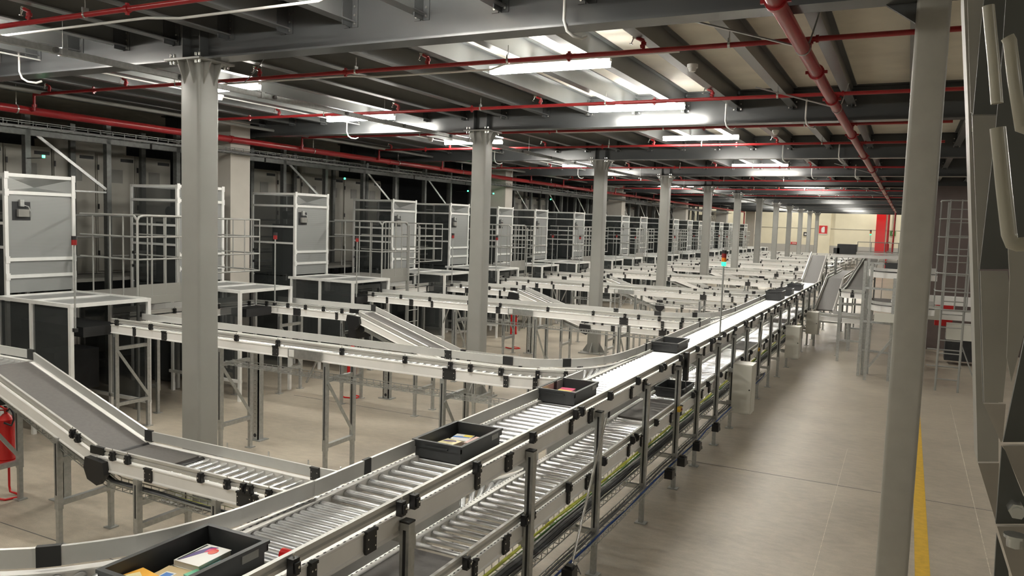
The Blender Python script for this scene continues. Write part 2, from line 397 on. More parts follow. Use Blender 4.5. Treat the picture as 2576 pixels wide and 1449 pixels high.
for k, y in enumerate([5.6, 8.2, 9.9, 13.5, 17.2, 21, 25, 29, 33, 37, 41, 45, 50, 55]):
    part('coupling', MB().cyl((0, y - .03, 0), (0, y + .03, 0), .075, 16).box(-.1, .1, y - .015, y + .015, -.015, .015), 'red', mp)
for y in (7.1, 10.6, 22.4, 34):
    mb = MB().cyl((0, y - .015, 0), (0, y + .015, 0), .064, 16).bar((-.05, y, .02), (-.95, y - .25, .26), .03, .012).bar((.05, y, .04), (.12, y, .3), .012, .012)
    part('sway_brace', mb, 'galv', mp)
lm = thing('sprinkler_main_pipe', 'thick red sprinkler main along the top of the machine racks on the left', 'sprinkler pipe', (-12.1, 0, 4.66))
part('pipe', MB().cyl((0, 2, 0), (0, 66, 0), .062, 18), 'red', lm)
part('drop_pipe', MB().cyl((0, 66, 0), (0, 66, -3), .057, 12), 'red', lm)
for y in by: part('riser', MB().cyl((.12, y, 0), (.12, y, .24), .022, 8).cyl((0, y, .0), (.12, y, .02), .03, 8).cyl((.12, y, .05), (.12, y, .09), .036, 8), 'red', lm)
for k in range(12):
    y = 6.2 + 5.3 * k
    part('coupling', MB().cyl((0, y - .035, 0), (0, y + .035, 0), .075, 14), 'red', lm)
for k in range(18):
    y = 4 + 3.3 * k
    part('pipe_hanger', MB().cyl((0, y, .05), (0, y, .5), .006, 6).cyl((0, y - .012, 0), (0, y + .012, 0), .068, 14), 'chrome', lm)

# ---------------------------------------------------------------- lamps
def make_lamp():
    t = thing('batten_lamp', 'x', 'lamp')
    part('housing', MB().box(-.76, .76, -.03, .03, .035, .07), 'white', t)
    mb = MB().rbox(-.75, .75, -.045, .045, -.02, .030, .02, 3)
    part('diffuser', mb, 'lamp', t)
    return t
l0 = make_lamp(); first = True
LY = [1.2, 4.8, 8.4, 11.65, 15.8, 19.4, 22.8, 25.6, 30.6, 33.4, 36.6, 42.3, 44.6, 48.2, 53.7, 55.6, 59.6, 62.6, 66.6]
for row, x in (('above the main conveyor', -3.84), ('left of the column row', -9.05), ('added unseen right of the aisle', 5.2)):  # the row right of the aisle is added, unseen, to brighten deck and floor
    for k, y in enumerate(LY[:14:2] if x > 0 else LY):
        l = 'bright white batten lamp %s, %s from the camera' % (row, ORD[k])
        if first: l0.location = (x, y, 4.98); l0['label'] = l; l0['group'] = 'ceiling lamps ' + row; first = False
        else: dup(l0, (x, y, 4.98), l, 'ceiling lamps ' + row)
for k, x in enumerate((-16, -9, -3, 3)):  # unseen lamps added to light the far wall
    t = thing('added_bay_lamp', 'round added bay lamp out of view by the far wall, %s from the left' % ('first' if k == 0 else ORD[k]), 'lamp', (x, 73.8, 7.6), 'added bay lamps by the far wall')
    part('housing', MB().cyl((0, 0, 0), (0, 0, .3), .25, 16, .12), 'galv', t); part('lens', MB().cyl((0, 0, -.03), (0, 0, 0), .23, 16), 'hb', t)
    part('drop_rod', MB().cyl((0, 0, .3), (0, 0, .9), .01, 6), 'galv', t)

# ---------------------------------------------------------------- trunking, conduits, trays
t = thing('busbar_trunking', 'long galvanised busbar trunk hung over the column row', 'cable trunking', (-7.67, 0, 4.75))
part('trunk', MB().box(-.03, .03, 1.5, 66, -.03, .03), 'galv', t)
for k in range(24): part('hanger', MB().cyl((0, 2.4 + 2.7 * k, .05), (0, 2.4 + 2.7 * k, .5), .004, 6).box(-.036, .036, 2.37 + 2.7 * k, 2.43 + 2.7 * k, -.04, .04), 'galv', t)
for k in range(20): part('plug', MB().cyl((.03, 5.0 + 1.5 * k, 0), (.06, 5.0 + 1.5 * k, 0), .028, 12), 'gcab', t)
solo('cable_conduit', MB().tube([(-9.6, 4, 4.985), (-9.6, 66, 4.985)], .011, 6), 'white', 'thin white conduit running under the joists left of the columns', 'conduit')
solo('cable_conduit', MB().tube([(-11.8, 2, 4.92), (-11.8, 60, 4.92)], .03, 8), 'rail', 'grey service pipe hung beside the red main on the left', 'pipe')
mb = MB()
for k, (x, y) in enumerate([(-9.55, 8.85), (-2.25, 8.74), (-2.25, 14.8), (-9.55, 14.8)]):
    t = thing('smoke_detector', ['white smoke detector left of the nearest column row lamp', 'white smoke detector over the main conveyor near the second beam', 'white smoke detector over the main conveyor in the third bay', 'white smoke detector left of the second column'][k], 'smoke detector', (x, y, 4.96))
    part('base', MB().cyl((0, 0, 0), (0, 0, .04), .06, 14), 'white', t); part('head', MB().cyl((0, 0, -.04), (0, 0, 0), .035, 14, .05), 'white', t)
def conduit_drop(pts, r, label): solo('cable_conduit', MB().tube(pts, r, 7), 'white', label, 'conduit')
for k, y in enumerate((6.1, 12.35, 18.4, 24.2)):
    for j, x in enumerate((-9.8, -2.6, -.9 - .55)):
        if j == 2 and k == 0: continue
        yy = y - .14
        pts = [(x, yy + .0, 5.12), (x, yy - .0, 4.84), (x + .02, yy + .02, 4.76), (x + .06, yy + .06, 4.725), (x + .10, yy + .14, 4.72), (x + .12, yy + .20, 4.75)]
        conduit_drop(pts, .013, 'white conduit looping under the %s cross beam, %s' % (ORD[k], ['left of the columns', 'above the main conveyor', 'beside the red main'][j]))
for k, y in enumerate((5.05, 8.0, 13.9)):
    pts = [(-8.6, y, 4.97), (-6.2 - .2, y + .02, 4.97), (-6.0, y + .05, 4.94), (-4.4, y + .05, 4.94), (-4.2, y + .02, 4.985), (-2.2, y, 4.985)]
    conduit_drop(pts, .012, 'thin white conduit beside the %s red branch pipe' % ORD[k])
solo('cable_conduit', MB().tube([(-6.2, 6.6, 4.97), (-6.45, 6.62, 4.93), (-6.75, 6.75, 4.8), (-7.0, 6.85, 4.72), (-7.3, 6.9, 4.73), (-7.6, 6.95, 4.8)], .006, 6), 'gcab', 'loose grey cable looping to the trunk behind the nearest column', 'cable')
def mesh_tray(name, path, w, h, label, cat, pitch=.1, wires=None, rail=.004, m_='galv'):
    t = thing(name, label, cat)
    mb = MB(); P = [Vector(p) for p in path]
    for sd in (-w / 2, 0, w / 2): mb.sweep(P, [(sd - rail, -rail), (sd + rail, -rail), (sd + rail, rail), (sd - rail, rail)])
    for sd in (-w / 2, w / 2): mb.sweep(P, [(sd - rail, h - rail), (sd + rail, h - rail), (sd + rail, h + rail), (sd - rail, h + rail)])
    for a, b in zip(P[:-1], P[1:]):
        d = b - a; n = max(1, int(d.length / pitch)); s = Vector((-d.y, d.x, 0)).normalized() * (w / 2)
        for i in range(n):
            p = a + d * (i / n)
            mb.bar(p - s, p + s, rail * 1.6, rail * 1.6)
            for q in (p - s, p + s): mb.box(q.x - rail * .8, q.x + rail * .8, q.y - rail * .8, q.y + rail * .8, q.z, q.z + h)
    part('tray', mb, m_, t)
    if wires:
        for nm, m, r, off, up in wires:
            mb = MB(); rnd = random.Random(len(nm) * 7 + int(off * 1000))
            PP = []
            for a, b in zip(P[:-1], P[1:]):
                d = b - a; n = max(1, int(d.length / .5)); s = Vector((-d.y, d.x, 0)).normalized()
                for i in range(n): PP.append(a + d * (i / n) + s * (off + rnd.uniform(-.012, .012)) + Vector((0, 0, up + rnd.uniform(0, .012))))
            PP.append(P[-1] + Vector((0, 0, up)))
            part(nm, mb.tube(PP, r, 6), m, t)
    return t
mesh_tray('cable_tray', [(-12.0, 3, 4.385), (-12.0, 60, 4.385)], .28, .09, 'wire basket tray below the red main over the machine racks', 'cable tray', .22, [('cable', 'gcab', .02, 0, .02), ('cable', 'gcab', .012, .06, .02)], .005, 'galvd')

# ---------------------------------------------------------------- conveyor parts
SK = [(-.02, -.115), (.02, -.115), (.02, -.105), (.012, -.095), (.012, -.01), (.022, 0), (.022, .01), (-.03, .01), (-.03, .003), (-.02, .003)]     # side frame with top ledge
GF = [(-.005, .03), (.010, .03), (.012, .045), (.006, .055), (.006, .10), (.012, .112), (.012, .12), (-.008, .12)]                                  # flat guard rail
GR = [(-.004, .035), (.016, .035), (.018, .055), (.004, .062), (.004, .070), (.018, .077), (.018, .098), (-.004, .10)]                              # ribbed guard rail
def flip(pr): return [(-a, b) for a, b in pr]
def frames(path, step):
    P = [Vector(p) for p in path]; out = []; d0 = 0; carry = 0
    for a, b in zip(P[:-1], P[1:]):
        L = (b - a).length; s = carry
        while s < L - 1e-6: out.append((a + (b - a) * (s / L), (b - a).normalized())); s += step
        carry = s - L
    return out
def lerp_path(pts, n):
    P = [Vector(p) for p in pts]; ds = [0]
    for a, b in zip(P[:-1], P[1:]): ds.append(ds[-1] + (b - a).length)
    out = []
    for i in range(n):
        t = ds[-1] * i / (n - 1); k = 0
        while k < len(P) - 2 and ds[k + 1] < t: k += 1
        u = (t - ds[k]) / max(1e-9, ds[k + 1] - ds[k]); out.append(P[k] + (P[k + 1] - P[k]) * u)
    return out
def smooth_path(pts, it=2):
    P = [Vector(p) for p in pts]
    for _ in range(it):
        Q = [P[0]]
        for a, b in zip(P[:-1], P[1:]): Q += [a * .75 + b * .25, a * .25 + b * .75]
        Q.append(P[-1]); P = Q
    return P
_rm = {}
def roller_mesh(L):
    k = round(L, 2)
    if k not in _rm:
        mb = MB(); L2 = L / 2
        mb.cyl((-L2 + .02, 0, 0), (L2 - .02, 0, 0), .0245, 14); mb.cyl((-L2 + .006, 0, 0), (-L2 + .02, 0, 0), .017, 12, .0245, False); mb.cyl((L2 - .02, 0, 0), (L2 - .006, 0, 0), .0245, 12, .017, False)
        mb.cyl((-L2, 0, 0), (-L2 + .008, 0, 0), .008, 6); mb.cyl((L2 - .008, 0, 0), (L2, 0, 0), .008, 6)
        _rm[k] = mb.mesh('roller', [M['roller']])
    return _rm[k]
def place_roller(a, b, parent):
    a = Vector(a); b = Vector(b); d = b - a
    o = link('roller', roller_mesh(d.length), parent, (a + b) / 2)
    o.rotation_euler = (0, 0, math.atan2(d.y, d.x)); return o
def add_roller_to(mb, a, b, n=8): mb.cyl(a, b, .0245, n)
def clampm():
    mb = MB().box(-.022, .022, -.028, .010, -.02, .062).box(-.016, .016, -.04, -.028, -.005, .045)
    mb.cur = 1; mb.cyl((0, -.04, .025), (0, -.045, .025), .007, 8); mb.cur = 0
    mb.cur = 1; mb.cyl((0, -.012, .062), (0, -.012, .085), .005, 6); mb.cur = 0
    return mb.mesh('rail_clamp', [M['black'], M['chrome']])
CLAMP = clampm()
def coverm(w):
    mb = MB().box(-w / 2, w / 2, -.014, .004, -.11, .015).box(-w / 2, w / 2, -.024, .0, .0, .015)
    mb.cur = 1
    for z in (-.08, -.03): mb.cyl((-w / 2 + .014, -.014, z), (-w / 2 + .014, -.018, z), .005, 6); mb.cyl((w / 2 - .014, -.014, z), (w / 2 - .014, -.018, z), .005, 6)
    return mb.mesh('joint_cover', [M['blackcap'], M['chrome']])
COV = {w: coverm(w) for w in (.05, .09, .16)}
def put(me, name, parent, p, ang): o = link(name, me, parent, p); o.rotation_euler = (0, 0, ang); return o
def stand(parent, x, y0, y1, ztop, diag=True, axis='y', brace=None, z0=0.):
    """support frame: two posts and cross bars; posts at (x,y0) and (x,y1) or turned for axis x"""
    f = part('support_frame', MB().bar((x, y0, z0 + .42), (x, y1, z0 + .42), .05, .05) if axis == 'y' else MB().bar((y0, x, z0 + .42), (y1, x, z0 + .42), .05, .05), 'galv', parent)
    for y in (y0, y1):
        mb = MB(); px, py = (x, y) if axis == 'y' else (y, x)
        w = .027
        mb.box(px - w, px + w, py - w, py + w, .36, ztop); mb.box(px - w * .8, px + w * .8, py - w * .8, py + w * .8, z0 + .012, .4); mb.box(px - .05, px + .05, py - .05, py + .05, z0, z0 + .012)
        mb.cur = 1; mb.box(px - .008, px + .008, py - w - .002, py - w + .002, .5, ztop - .05); mb.cur = 0
        part('leg', mb, ['galv', 'dark'], f)
    mb = MB(); zb = ztop - .22
    if axis == 'y':
        mb.bar((x, y0, zb), (x, y1, zb), .045, .05)
        if diag: mb.bar((x + .03, y0, zb - .03), (x + .03, y1, .46), .012, .04)
    else:
        mb.bar((y0, x, zb), (y1, x, zb), .045, .05)
    part('cross_bar', mb, 'galv', f)
    return f

def side(mb_path, prof, m, parent, name): return part(name, MB().sweep(mb_path, prof), m, parent)

ZU, ZL = 1.56, .96
# ---- upper cross lines (local origin: x absolute, y 0 = line centre, z 0 = floor)
def upper_line(detail=True):
    t = thing('roller_conveyor', 'x', 'conveyor')
    inner = [(-10.05, .25, ZU), (-4.3, .25, ZU)] + [tuple(p) for p in smooth_path([(-4.3, .25, ZU), (-3.75, .26, ZU), (-3.35, .5, ZU), (-3.02, 1.0, ZU), (-2.965, 1.85, ZU)], 2)][1:]
    outer = [(-10.05, -.25, ZU), (-4.3, -.25, ZU)] + [tuple(p) for p in smooth_path([(-4.3, -.25, ZU), (-3.75, -.24, ZU), (-3.35, -.12, ZU), (-3.05, .05, ZU)], 2)][1:]
    part('side_frame', MB().sweep(outer, flip(SK)), 'frame', t); part('side_frame', MB().sweep(inner, SK), 'frame', t)
    part('guard_rail', MB().sweep([inner[0]] + inner[1:], GF), 'guard', t)
    part('guard_rail', MB().sweep(outer, flip(GR)), 'guard', t)
    n = 57
    if detail:
        for i in range(n):
            x = -10.0 + i * .1; place_roller((x, -.24, ZU - .0245), (x, .24, ZU - .0245), t)
        ii = lerp_path(inner[1:], 26); oo = lerp_path(list(outer[1:]) + [(-2.985, .35, ZU), (-2.985, 1.5, ZU)], 26)
        for a, b in list(zip(oo, ii))[:24]:
            a = a + Vector((0, 0, -.0245)); b = b + Vector((0, 0, -.0245))
            d = (b - a)
            if d.length > .12: place_roller(a + d * .02, b - d * .02, t)
    else:
        mb = MB()
        for i in range(38): x = -10.0 + i * .15; add_roller_to(mb, (x, -.24, ZU - .0245), (x, .24, ZU - .0245), 6)
        ii = lerp_path(inner[1:], 16); oo = lerp_path(list(outer[1:]) + [(-2.985, .35, ZU), (-2.985, 1.5, ZU)], 16)
        for a, b in list(zip(oo, ii))[:15]: add_roller_to(mb, a + Vector((0, 0, -.0245)), b + Vector((0, 0, -.0245)), 6)
        part('roller_bed', mb, 'roller', t)['kind'] = 'stuff'
    for x in (-9.9, -9.2, -8.5, -7.6, -6.9, -5.9, -5.0, -4.4): put(CLAMP, 'rail_clamp', t, (x, -.27, ZU + .03), 0)
    for x, y, a in ((-4.15, -.265, .0), (-3.78, -.26, .1), (-3.4, -.16, .5), (-3.15, 0, .7)): put(CLAMP, 'rail_clamp', t, (x, y, ZU + .03), a)
    for x, w in ((-9.55, .05), (-8.95, .09), (-8.45, .05), (-6.95, .09), (-4.42, .16)): put(COV[w], 'joint_cover', t, (x, -.265, ZU), 0)
    put(COV[.05], 'joint_cover', t, (-3.72, -.26, ZU), .12); put(COV[.05], 'joint_cover', t, (-3.42, -.17, ZU), .5)
    for x, w in ((-4.75, .09),): put(COV[w], 'joint_cover', t, (x, .25, ZU + .1), 0)
    part('joint_cover', MB().sweep([(-4.02, .235, ZU), (-3.9, .235, ZU)], [(0, .03), (.02, .03), (.02, .125), (0, .125)]), 'blackcap', t)
    q = min(range(1, len(inner) - 1), key=lambda i: abs(inner[i][0] + 3.36))
    a, b = Vector(inner[q]), Vector(inner[q + 1]); m_ = (a + b) / 2; d_ = (b - a).normalized() * .05
    part('joint_cover', MB().sweep([m_ - d_, m_ + d_], [(-.012, .03), (.016, .03), (.016, .125), (-.012, .125)]), 'blackcap', t)
    for x in ((-9.95, -7.9, -6.15, -4.5) if detail else (-7.9, -4.5)): stand(t, x, -.26, .26, ZU - .11)
    if detail:
        part('control_box', MB().box(-6.72, -6.2, -.30, -.28, ZU - .10, ZU + .01), 'galv', t)
        part('control_panel', MB().box(-6.70, -6.62, -.305, -.30, ZU - .09, ZU), 'white', t)
        part('strut', MB().bar((-6.35, -.2, ZU - .12), (-6.55, -.15, ZU - .42), .02, .02).bar((-8.1, -.2, ZU - .12), (-8.25, -.15, ZU - .42), .02, .02), 'galv', t)
    return t
YU0 = 7.6; GU = 'upper cross conveyors feeding the main line'
ul = {'d': upper_line(True), 's': upper_line(False)}
first = {'d': True, 's': True}
names = {-1: 'white upper cross conveyor curving in at the bottom left corner', 0: 'long white upper cross conveyor in the left middle, joining behind the second tote', 1: 'second white upper cross conveyor, passing behind the second column', 2: 'third white upper cross conveyor from the camera'}
for k in range(-1, 10):
    key = 'd' if k < 3 else 's'
    l = names.get(k, '%s upper cross conveyor from the camera, in the dense white field' % ORD[k + 1])
    y = YU0 + 6.0 * k if k != 1 else 13.55
    if first[key]: r = ul[key]; r.location = (0, y, 0); r['label'] = l; r['group'] = GU; first[key] = False
    else: dup(ul[key], (0, y, 0), l, GU)
# ---- lower cross lines with incline
def lower_line(detail=True):
    t = thing('belt_conveyor', 'x', 'conveyor')
    X1, X2 = -8.25, -6.42
    top = [(-10.45, ZU), (X1, ZU)]; slope = [(X1, ZU), (X2, ZL)]
    lowi = [(X2, .26, ZL), (-4.3, .26, ZL)] + [tuple(p) for p in smooth_path([(-4.3, .26, ZL), (-3.8, .3, ZL), (-3.3, .7, ZL), (-2.975, 1.3, ZL), (-2.975, 1.75, ZL)], 2)][1:]
    lowo = [(X2, -.26, ZL), (-4.3, -.26, ZL)] + [tuple(p) for p in smooth_path([(-4.3, -.26, ZL), (-3.7, -.22, ZL), (-3.3, .0, ZL), (-3.0, .35, ZL)], 2)][1:]
    hi = lambda y: [(-10.45, y, ZU), (X1, y, ZU)]
    sl = lambda y: [(X1 + .03, y, ZU - .01), (X2 - .03, y, ZL + .01)]
    for y, pf, gf in ((.26, SK, GF), (-.26, flip(SK), flip(GR))):
        low = lowi if y > 0 else lowo
        for seg, z in ((hi(y), 0), (sl(y), 0), (low, 0)):
            part('side_frame', MB().sweep(seg, pf), 'frame', t); part('guard_rail', MB().sweep(seg, gf), 'guard', t)
    mb = MB().prism([(X1, ZU + .004), (X2 + .02, ZL + .012), (X2 + .02, ZL - .02), (X1, ZU - .03)], 'y', -.22, .22)
    part('belt', mb, 'belt', t)
    part('belt', MB().box(X2 + .05, X2 + .72, -.22, .22, ZL - .03, ZL + .004), 'belt', t)
    part('nose_roller', MB().cyl((X2 + .02, -.23, ZL - .01), (X2 + .02, .23, ZL - .01), .03, 12), 'black', t)
    part('nose_roller', MB().cyl((X2 + .76, -.23, ZL - .03), (X2 + .76, .23, ZL - .03), .03, 12), 'black', t)
    for x in (X1, X2):
        z = ZU if x == X1 else ZL
        part('hinge_cover', MB().prism([(x - .11, z + .0), (x + .13, z - .02), (x + .15, z - .13), (x + .05, z - .24), (x - .08, z - .2), (x - .13, z - .1)], 'y', -.33, -.265), 'black', t)
        part('hinge_cover', MB().box(x - .05, x + .05, .25, .275, z + .02, z + .13), 'blackcap', t)
        part('hinge_cover', MB().box(x - .09, x + .09, -.29, -.26, z + .03, z + .1), 'black', t)
    if detail:
        x = -10.4
        while x < X1 - .05: place_roller((x, -.245, ZU - .0245), (x, .245, ZU - .0245), t); x += .1
        x = X2 + .84
        while x < -4.3: place_roller((x, -.245, ZL - .0245), (x, .245, ZL - .0245), t); x += .11
        ii = lerp_path(lowi[1:], 24); oo = lerp_path(list(lowo[1:]) + [(-2.985, .6, ZL), (-2.985, 1.6, ZL)], 24)
        for a, b in list(zip(oo, ii))[:23]:
            a = a + Vector((0, 0, -.0245)); b = b + Vector((0, 0, -.0245)); d = b - a
            if d.length > .12: place_roller(a + d * .02, b - d * .02, t)
    else:
        mb = MB(); x = -10.4
        while x < X1 - .05: add_roller_to(mb, (x, -.245, ZU - .0245), (x, .245, ZU - .0245), 6); x += .15
        x = X2 + .84
        while x < -3.4: add_roller_to(mb, (x, -.245, ZL - .0245), (x, .245, ZL - .0245), 6); x += .15
        part('roller_bed', mb, 'roller', t)['kind'] = 'stuff'
    for x, z, w in ((-9.5, ZU, .16), (-8.62, ZU, .05), (-5.75, ZL, .09), (-4.62, ZL, .16), (-4.5, ZL, .05), (-3.95, ZL, .05)): put(COV[w], 'joint_cover', t, (x, -.275, z), 0)
    for x in (-10.2, -9.7, -9.3, -8.9, -8.5): put(CLAMP, 'rail_clamp', t, (x, -.28, ZU + .03), 0)
    for x in (-6.2, -6.0, -5.1, -4.8, -4.62, -4.55, -4.35): put(CLAMP, 'rail_clamp', t, (x, -.28, ZL + .03), 0)
    put(CLAMP, 'rail_clamp', t, (-6.75, -.28, 1.11), 0); put(CLAMP, 'rail_clamp', t, (-6.68, -.28, 1.08), 0); put(CLAMP, 'rail_clamp', t, (-3.6, -.17, ZL + .03), .5)
    put(COV[.09], 'joint_cover', t, (-4.35, .25, ZL + .11), 0)
    for x in (-5.4, -4.9, -4.45, -4.1): part('bolt', MB().cyl((x, .275, ZL + .05), (x, .275, ZL + .16), .007, 6), 'chrome', t)
    for x, zt in ((-9.9, ZU), (-8.5, ZU), (-7.0, 1.16), (-5.9, ZL), (-4.95, ZL)):
        stand(t, x, -.27, .27, zt - .11, diag=x < -8)
    part('motor', MB().box(X1 - .18, X1 - .02, -.2, .2, ZU - .42, ZU - .12).cyl((X1 + .1, -.2, ZU - .24), (X1 + .1, .2, ZU - .24), .06, 12), 'black', t)
    part('under_pan', MB().bar((X1 + .1, -.18, ZU - .22), (X2 - .1, -.18, ZL - .2), .03, .06).bar((X1 + .1, .18, ZU - .22), (X2 - .1, .18, ZL - .2), .03, .06).bar((X1 + .1, 0, ZU - .25), (X2 - .1, 0, ZL - .23), .22, .01), 'galv', t)
    return t
YL0 = 10.82; GL = 'inclined cross conveyors dropping to the lower main line'
ll = {'d': lower_line(True), 's': lower_line(False)}; first = {'d': True, 's': True}
names = {-1: 'inclined belt conveyor descending in the left foreground, rollers at its foot', 0: 'second inclined belt conveyor, descending behind the long white cross conveyor', 1: 'third inclined belt conveyor, descending behind the second column'}
for k in range(-1, 9):
    key = 'd' if k < 2 else 's'
    l = names.get(k, '%s inclined belt conveyor from the camera, in the dense white field' % ORD[k + 1])
    y = YL0 + 6.0 * k
    if first[key]: r = ll[key]; r.location = (0, y, 0); r['label'] = l; r['group'] = GL; first[key] = False
    else: dup(ll[key], (0, y, 0), l, GL)
# ---- connectors along the towers
def connector():
    t = thing('transfer_conveyor', 'x', 'conveyor')
    x0, x1 = -10.95, -10.47; z = ZU
    a = [(x1, .0, z), (x1, 2.55, z)]; b = [(x0, 0, z), (x0, 2.55, z)]
    part('side_frame', MB().sweep(a, flip(SK)), 'frame', t); part('side_frame', MB().sweep(b, SK), 'frame', t)
    part('guard_rail', MB().sweep(a, flip(GR)), 'guard', t); part('guard_rail', MB().sweep(b, GF), 'guard', t)
    mb = MB()
    for i in range(24): add_roller_to(mb, (x0, .1 + i * .1, z - .0245), (x1, .1 + i * .1, z - .0245), 8)
    part('roller_bed', mb, 'roller', t)['kind'] = 'stuff'
    for y in (.2, .8, 1.7, 2.4): put(CLAMP, 'rail_clamp', t, (x1 + .02, y, z + .03), PI / 2)
    put(COV[.05], 'joint_cover', t, (x1 + .015, 2.2, z), PI / 2)
    stand(t, .5, x0, x1, z - .11, axis='x'); stand(t, 2.1, x0, x1, z - .11, axis='x')
    return t
cn = connector(); cn.location = (0, 7.95, 0); GN = 'short transfer conveyors in front of the towers'
cn['label'] = 'short transfer conveyor under the nearest railed platform'; cn['group'] = GN
for k in range(1, 10): dup(cn, (0, 7.95 + 6.03 * k, 0), '%s short transfer conveyor from the camera, linking two cross lines by the towers' % ORD[k], GN)

# ---- main conveyors
def main_line(name, label, z, y0, y1, pitch, belts, gaps, nmax, dense=None):
    t = thing(name, label, 'conveyor')
    xl, xr = -2.96, -2.44
    path = lambda x, a, b: [(x, a, z), (x, b, z)]
    part('side_frame', MB().sweep(path(xr, y0, y1), flip(SK)), 'frame', t); part('side_frame', MB().sweep(path(xl, y0, y1), SK), 'frame', t)
    # perforated ledge holes on the right-hand frame
    mb = MB(); y = y0
    while y < min(y1, 13): mb.box(xr + .004, xr + .012, y, y + .018, z + .0105, z + .0115); mb.box(xl - .012, xl - .004, y, y + .018, z + .0105, z + .0115); y += .05
    part('ledge_slots', mb, 'dark', t)['kind'] = 'stuff'
    part('guard_rail', MB().sweep(path(xr, y0, y1), flip(GR)), 'guard', t)
    y = y0 + 3.3
    while y < y1:
        if not any(g0 - .2 < y < g1 + .2 for g0, g1 in gaps): part('joint_cover', MB().box(xl - .014, xl + .008, y, y + .07, z + .028, z + .124), 'blackcap', t)
        y += 2.95
    a = y0
    for g0, g1 in gaps + [(y1, y1)]:
        if g0 > a: part('guard_rail', MB().sweep(path(xl, a, g0), GF), 'guard', t)
        a = g1
    y = y0 + .05; i = 0; rest = MB(); nr = 0
    while y < y1:
        if not any(b0 <= y <= b1 for b0, b1 in belts):
            if nr < nmax: place_roller((xl + .01, y, z - .0245), (xr - .01, y, z - .0245), t)
            else: add_roller_to(rest, (xl + .01, y, z - .0245), (xr - .01, y, z - .0245), 8)
            nr += 1
        y += .058 if dense and dense[0] < y < dense[1] else pitch
    part('rollers_beyond', rest, 'roller', t)['kind'] = 'stuff'
    for b0, b1 in belts: part('belt', MB().box(xl + .03, xr - .03, b0, b1, z - .03, z + .002), 'belt', t)
    y = y0 + .35; i = 0
    while y < y1:
        put(CLAMP, 'rail_clamp', t, (xr + .035, y, z + .03), PI / 2); i += 1
        if i % 3 == 1 and y < 16: put(CLAMP, 'rail_clamp', t, (xr + .035, y + .13, z + .03), PI / 2)
        y += .85
    y = y0 + .6; i = 0
    while y < y1: put(COV[.09 if i % 2 else .05], 'joint_cover', t, (xr + .02, y, z), PI / 2); y += 1.15 if i % 2 else .45; i += 1
    return t
gu = [(-.5, 3.44), (7.62, 9.44), (13.57, 15.39), (19.62, 21.44), (25.62, 26.8)]
um = main_line('roller_conveyor', 'upper main roller conveyor carrying totes diagonally from the bottom to the far end', ZU, .6, 26.9, .1145, [], gu, 100, (2.0, 3.42))
gl = [(5.1 + 6 * k, 6.75 + 6 * k) for k in range(0, 4)]
lmn = main_line('roller_conveyor', 'lower main roller conveyor running beneath the upper one along the aisle', ZL, 2.2, 24.6, .1165, [(2.2, 4.36), (8.75, 9.9), (15, 16.2), (20, 21)], gl, 100)
part('red_grip', MB().cyl((-2.60, 2.80, ZU + .01), (-2.50, 2.80, ZU + .01), .028, 12), 'exred', um)
# stands shared by both lines
def big_stand():
    t = thing('conveyor_stand', 'x', 'support stand')
    for x in (-2.385, -3.02):
        mb = MB().box(x - .03, x + .03, -.03, .03, .36, 1.52).box(x - .024, x + .024, -.024, .024, .012, .4).box(x - .06, x + .06, -.05, .05, 0, .012)
        mb.cur = 1; mb.box(x - .009, x + .009, -.0315, -.029, .45, 1.48); mb.box(x - .032, x + .032, -.032, .032, 1.52, 1.53); mb.cur = 0
        part('leg', mb, ['galv', 'dark'], t)
    for y_, z_ in ((0, .40), (.05, .80), (.05, 1.40)): part('cross_bar', MB().bar((-2.40, y_, z_), (-3.0, y_, z_), .045, .045), 'galv', t)
    part('clamp_bracket', MB().box(-2.46, -2.36, .03, .05, 1.36, 1.45).cyl((-2.42, .02, 1.40), (-2.42, .07, 1.40), .03, 12).box(-2.46, -2.36, .03, .05, .76, .85).cyl((-2.42, .02, .81), (-2.42, .07, .81), .03, 12), 'galv', t)
    return t
bs = big_stand(); GS = 'steel stands under the main conveyors'
sy = [3.55, 5.16, 6.6, 8.05, 9.35, 10.4, 11.6, 12.75, 13.9, 15.3, 16.6, 17.9, 19.3, 20.7, 22.1, 23.5, 24.9, 26.3]
for i, y in enumerate(sy):
    l = 'steel post stand on the aisle side of the main conveyors, %s from the camera' % ORD[i]
    if i == 0: bs.location = (0, y, 0); bs['label'] = l; bs['group'] = GS
    else: dup(bs, (0, y, 0), l, GS)
solo('brace_rod', MB().cyl((-2.33, 5.75, .10), (-2.33, 6.62, 1.47), .012, 8), 'chrome', 'shiny diagonal brace rod on the third stand of the main conveyors', 'brace rod')
solo('brace_rod', MB().cyl((-2.33, 14.6, .9), (-2.33, 15.3, 1.6), .012, 8), 'chrome', 'shiny diagonal brace rod on a far stand of the main conveyors', 'brace rod')

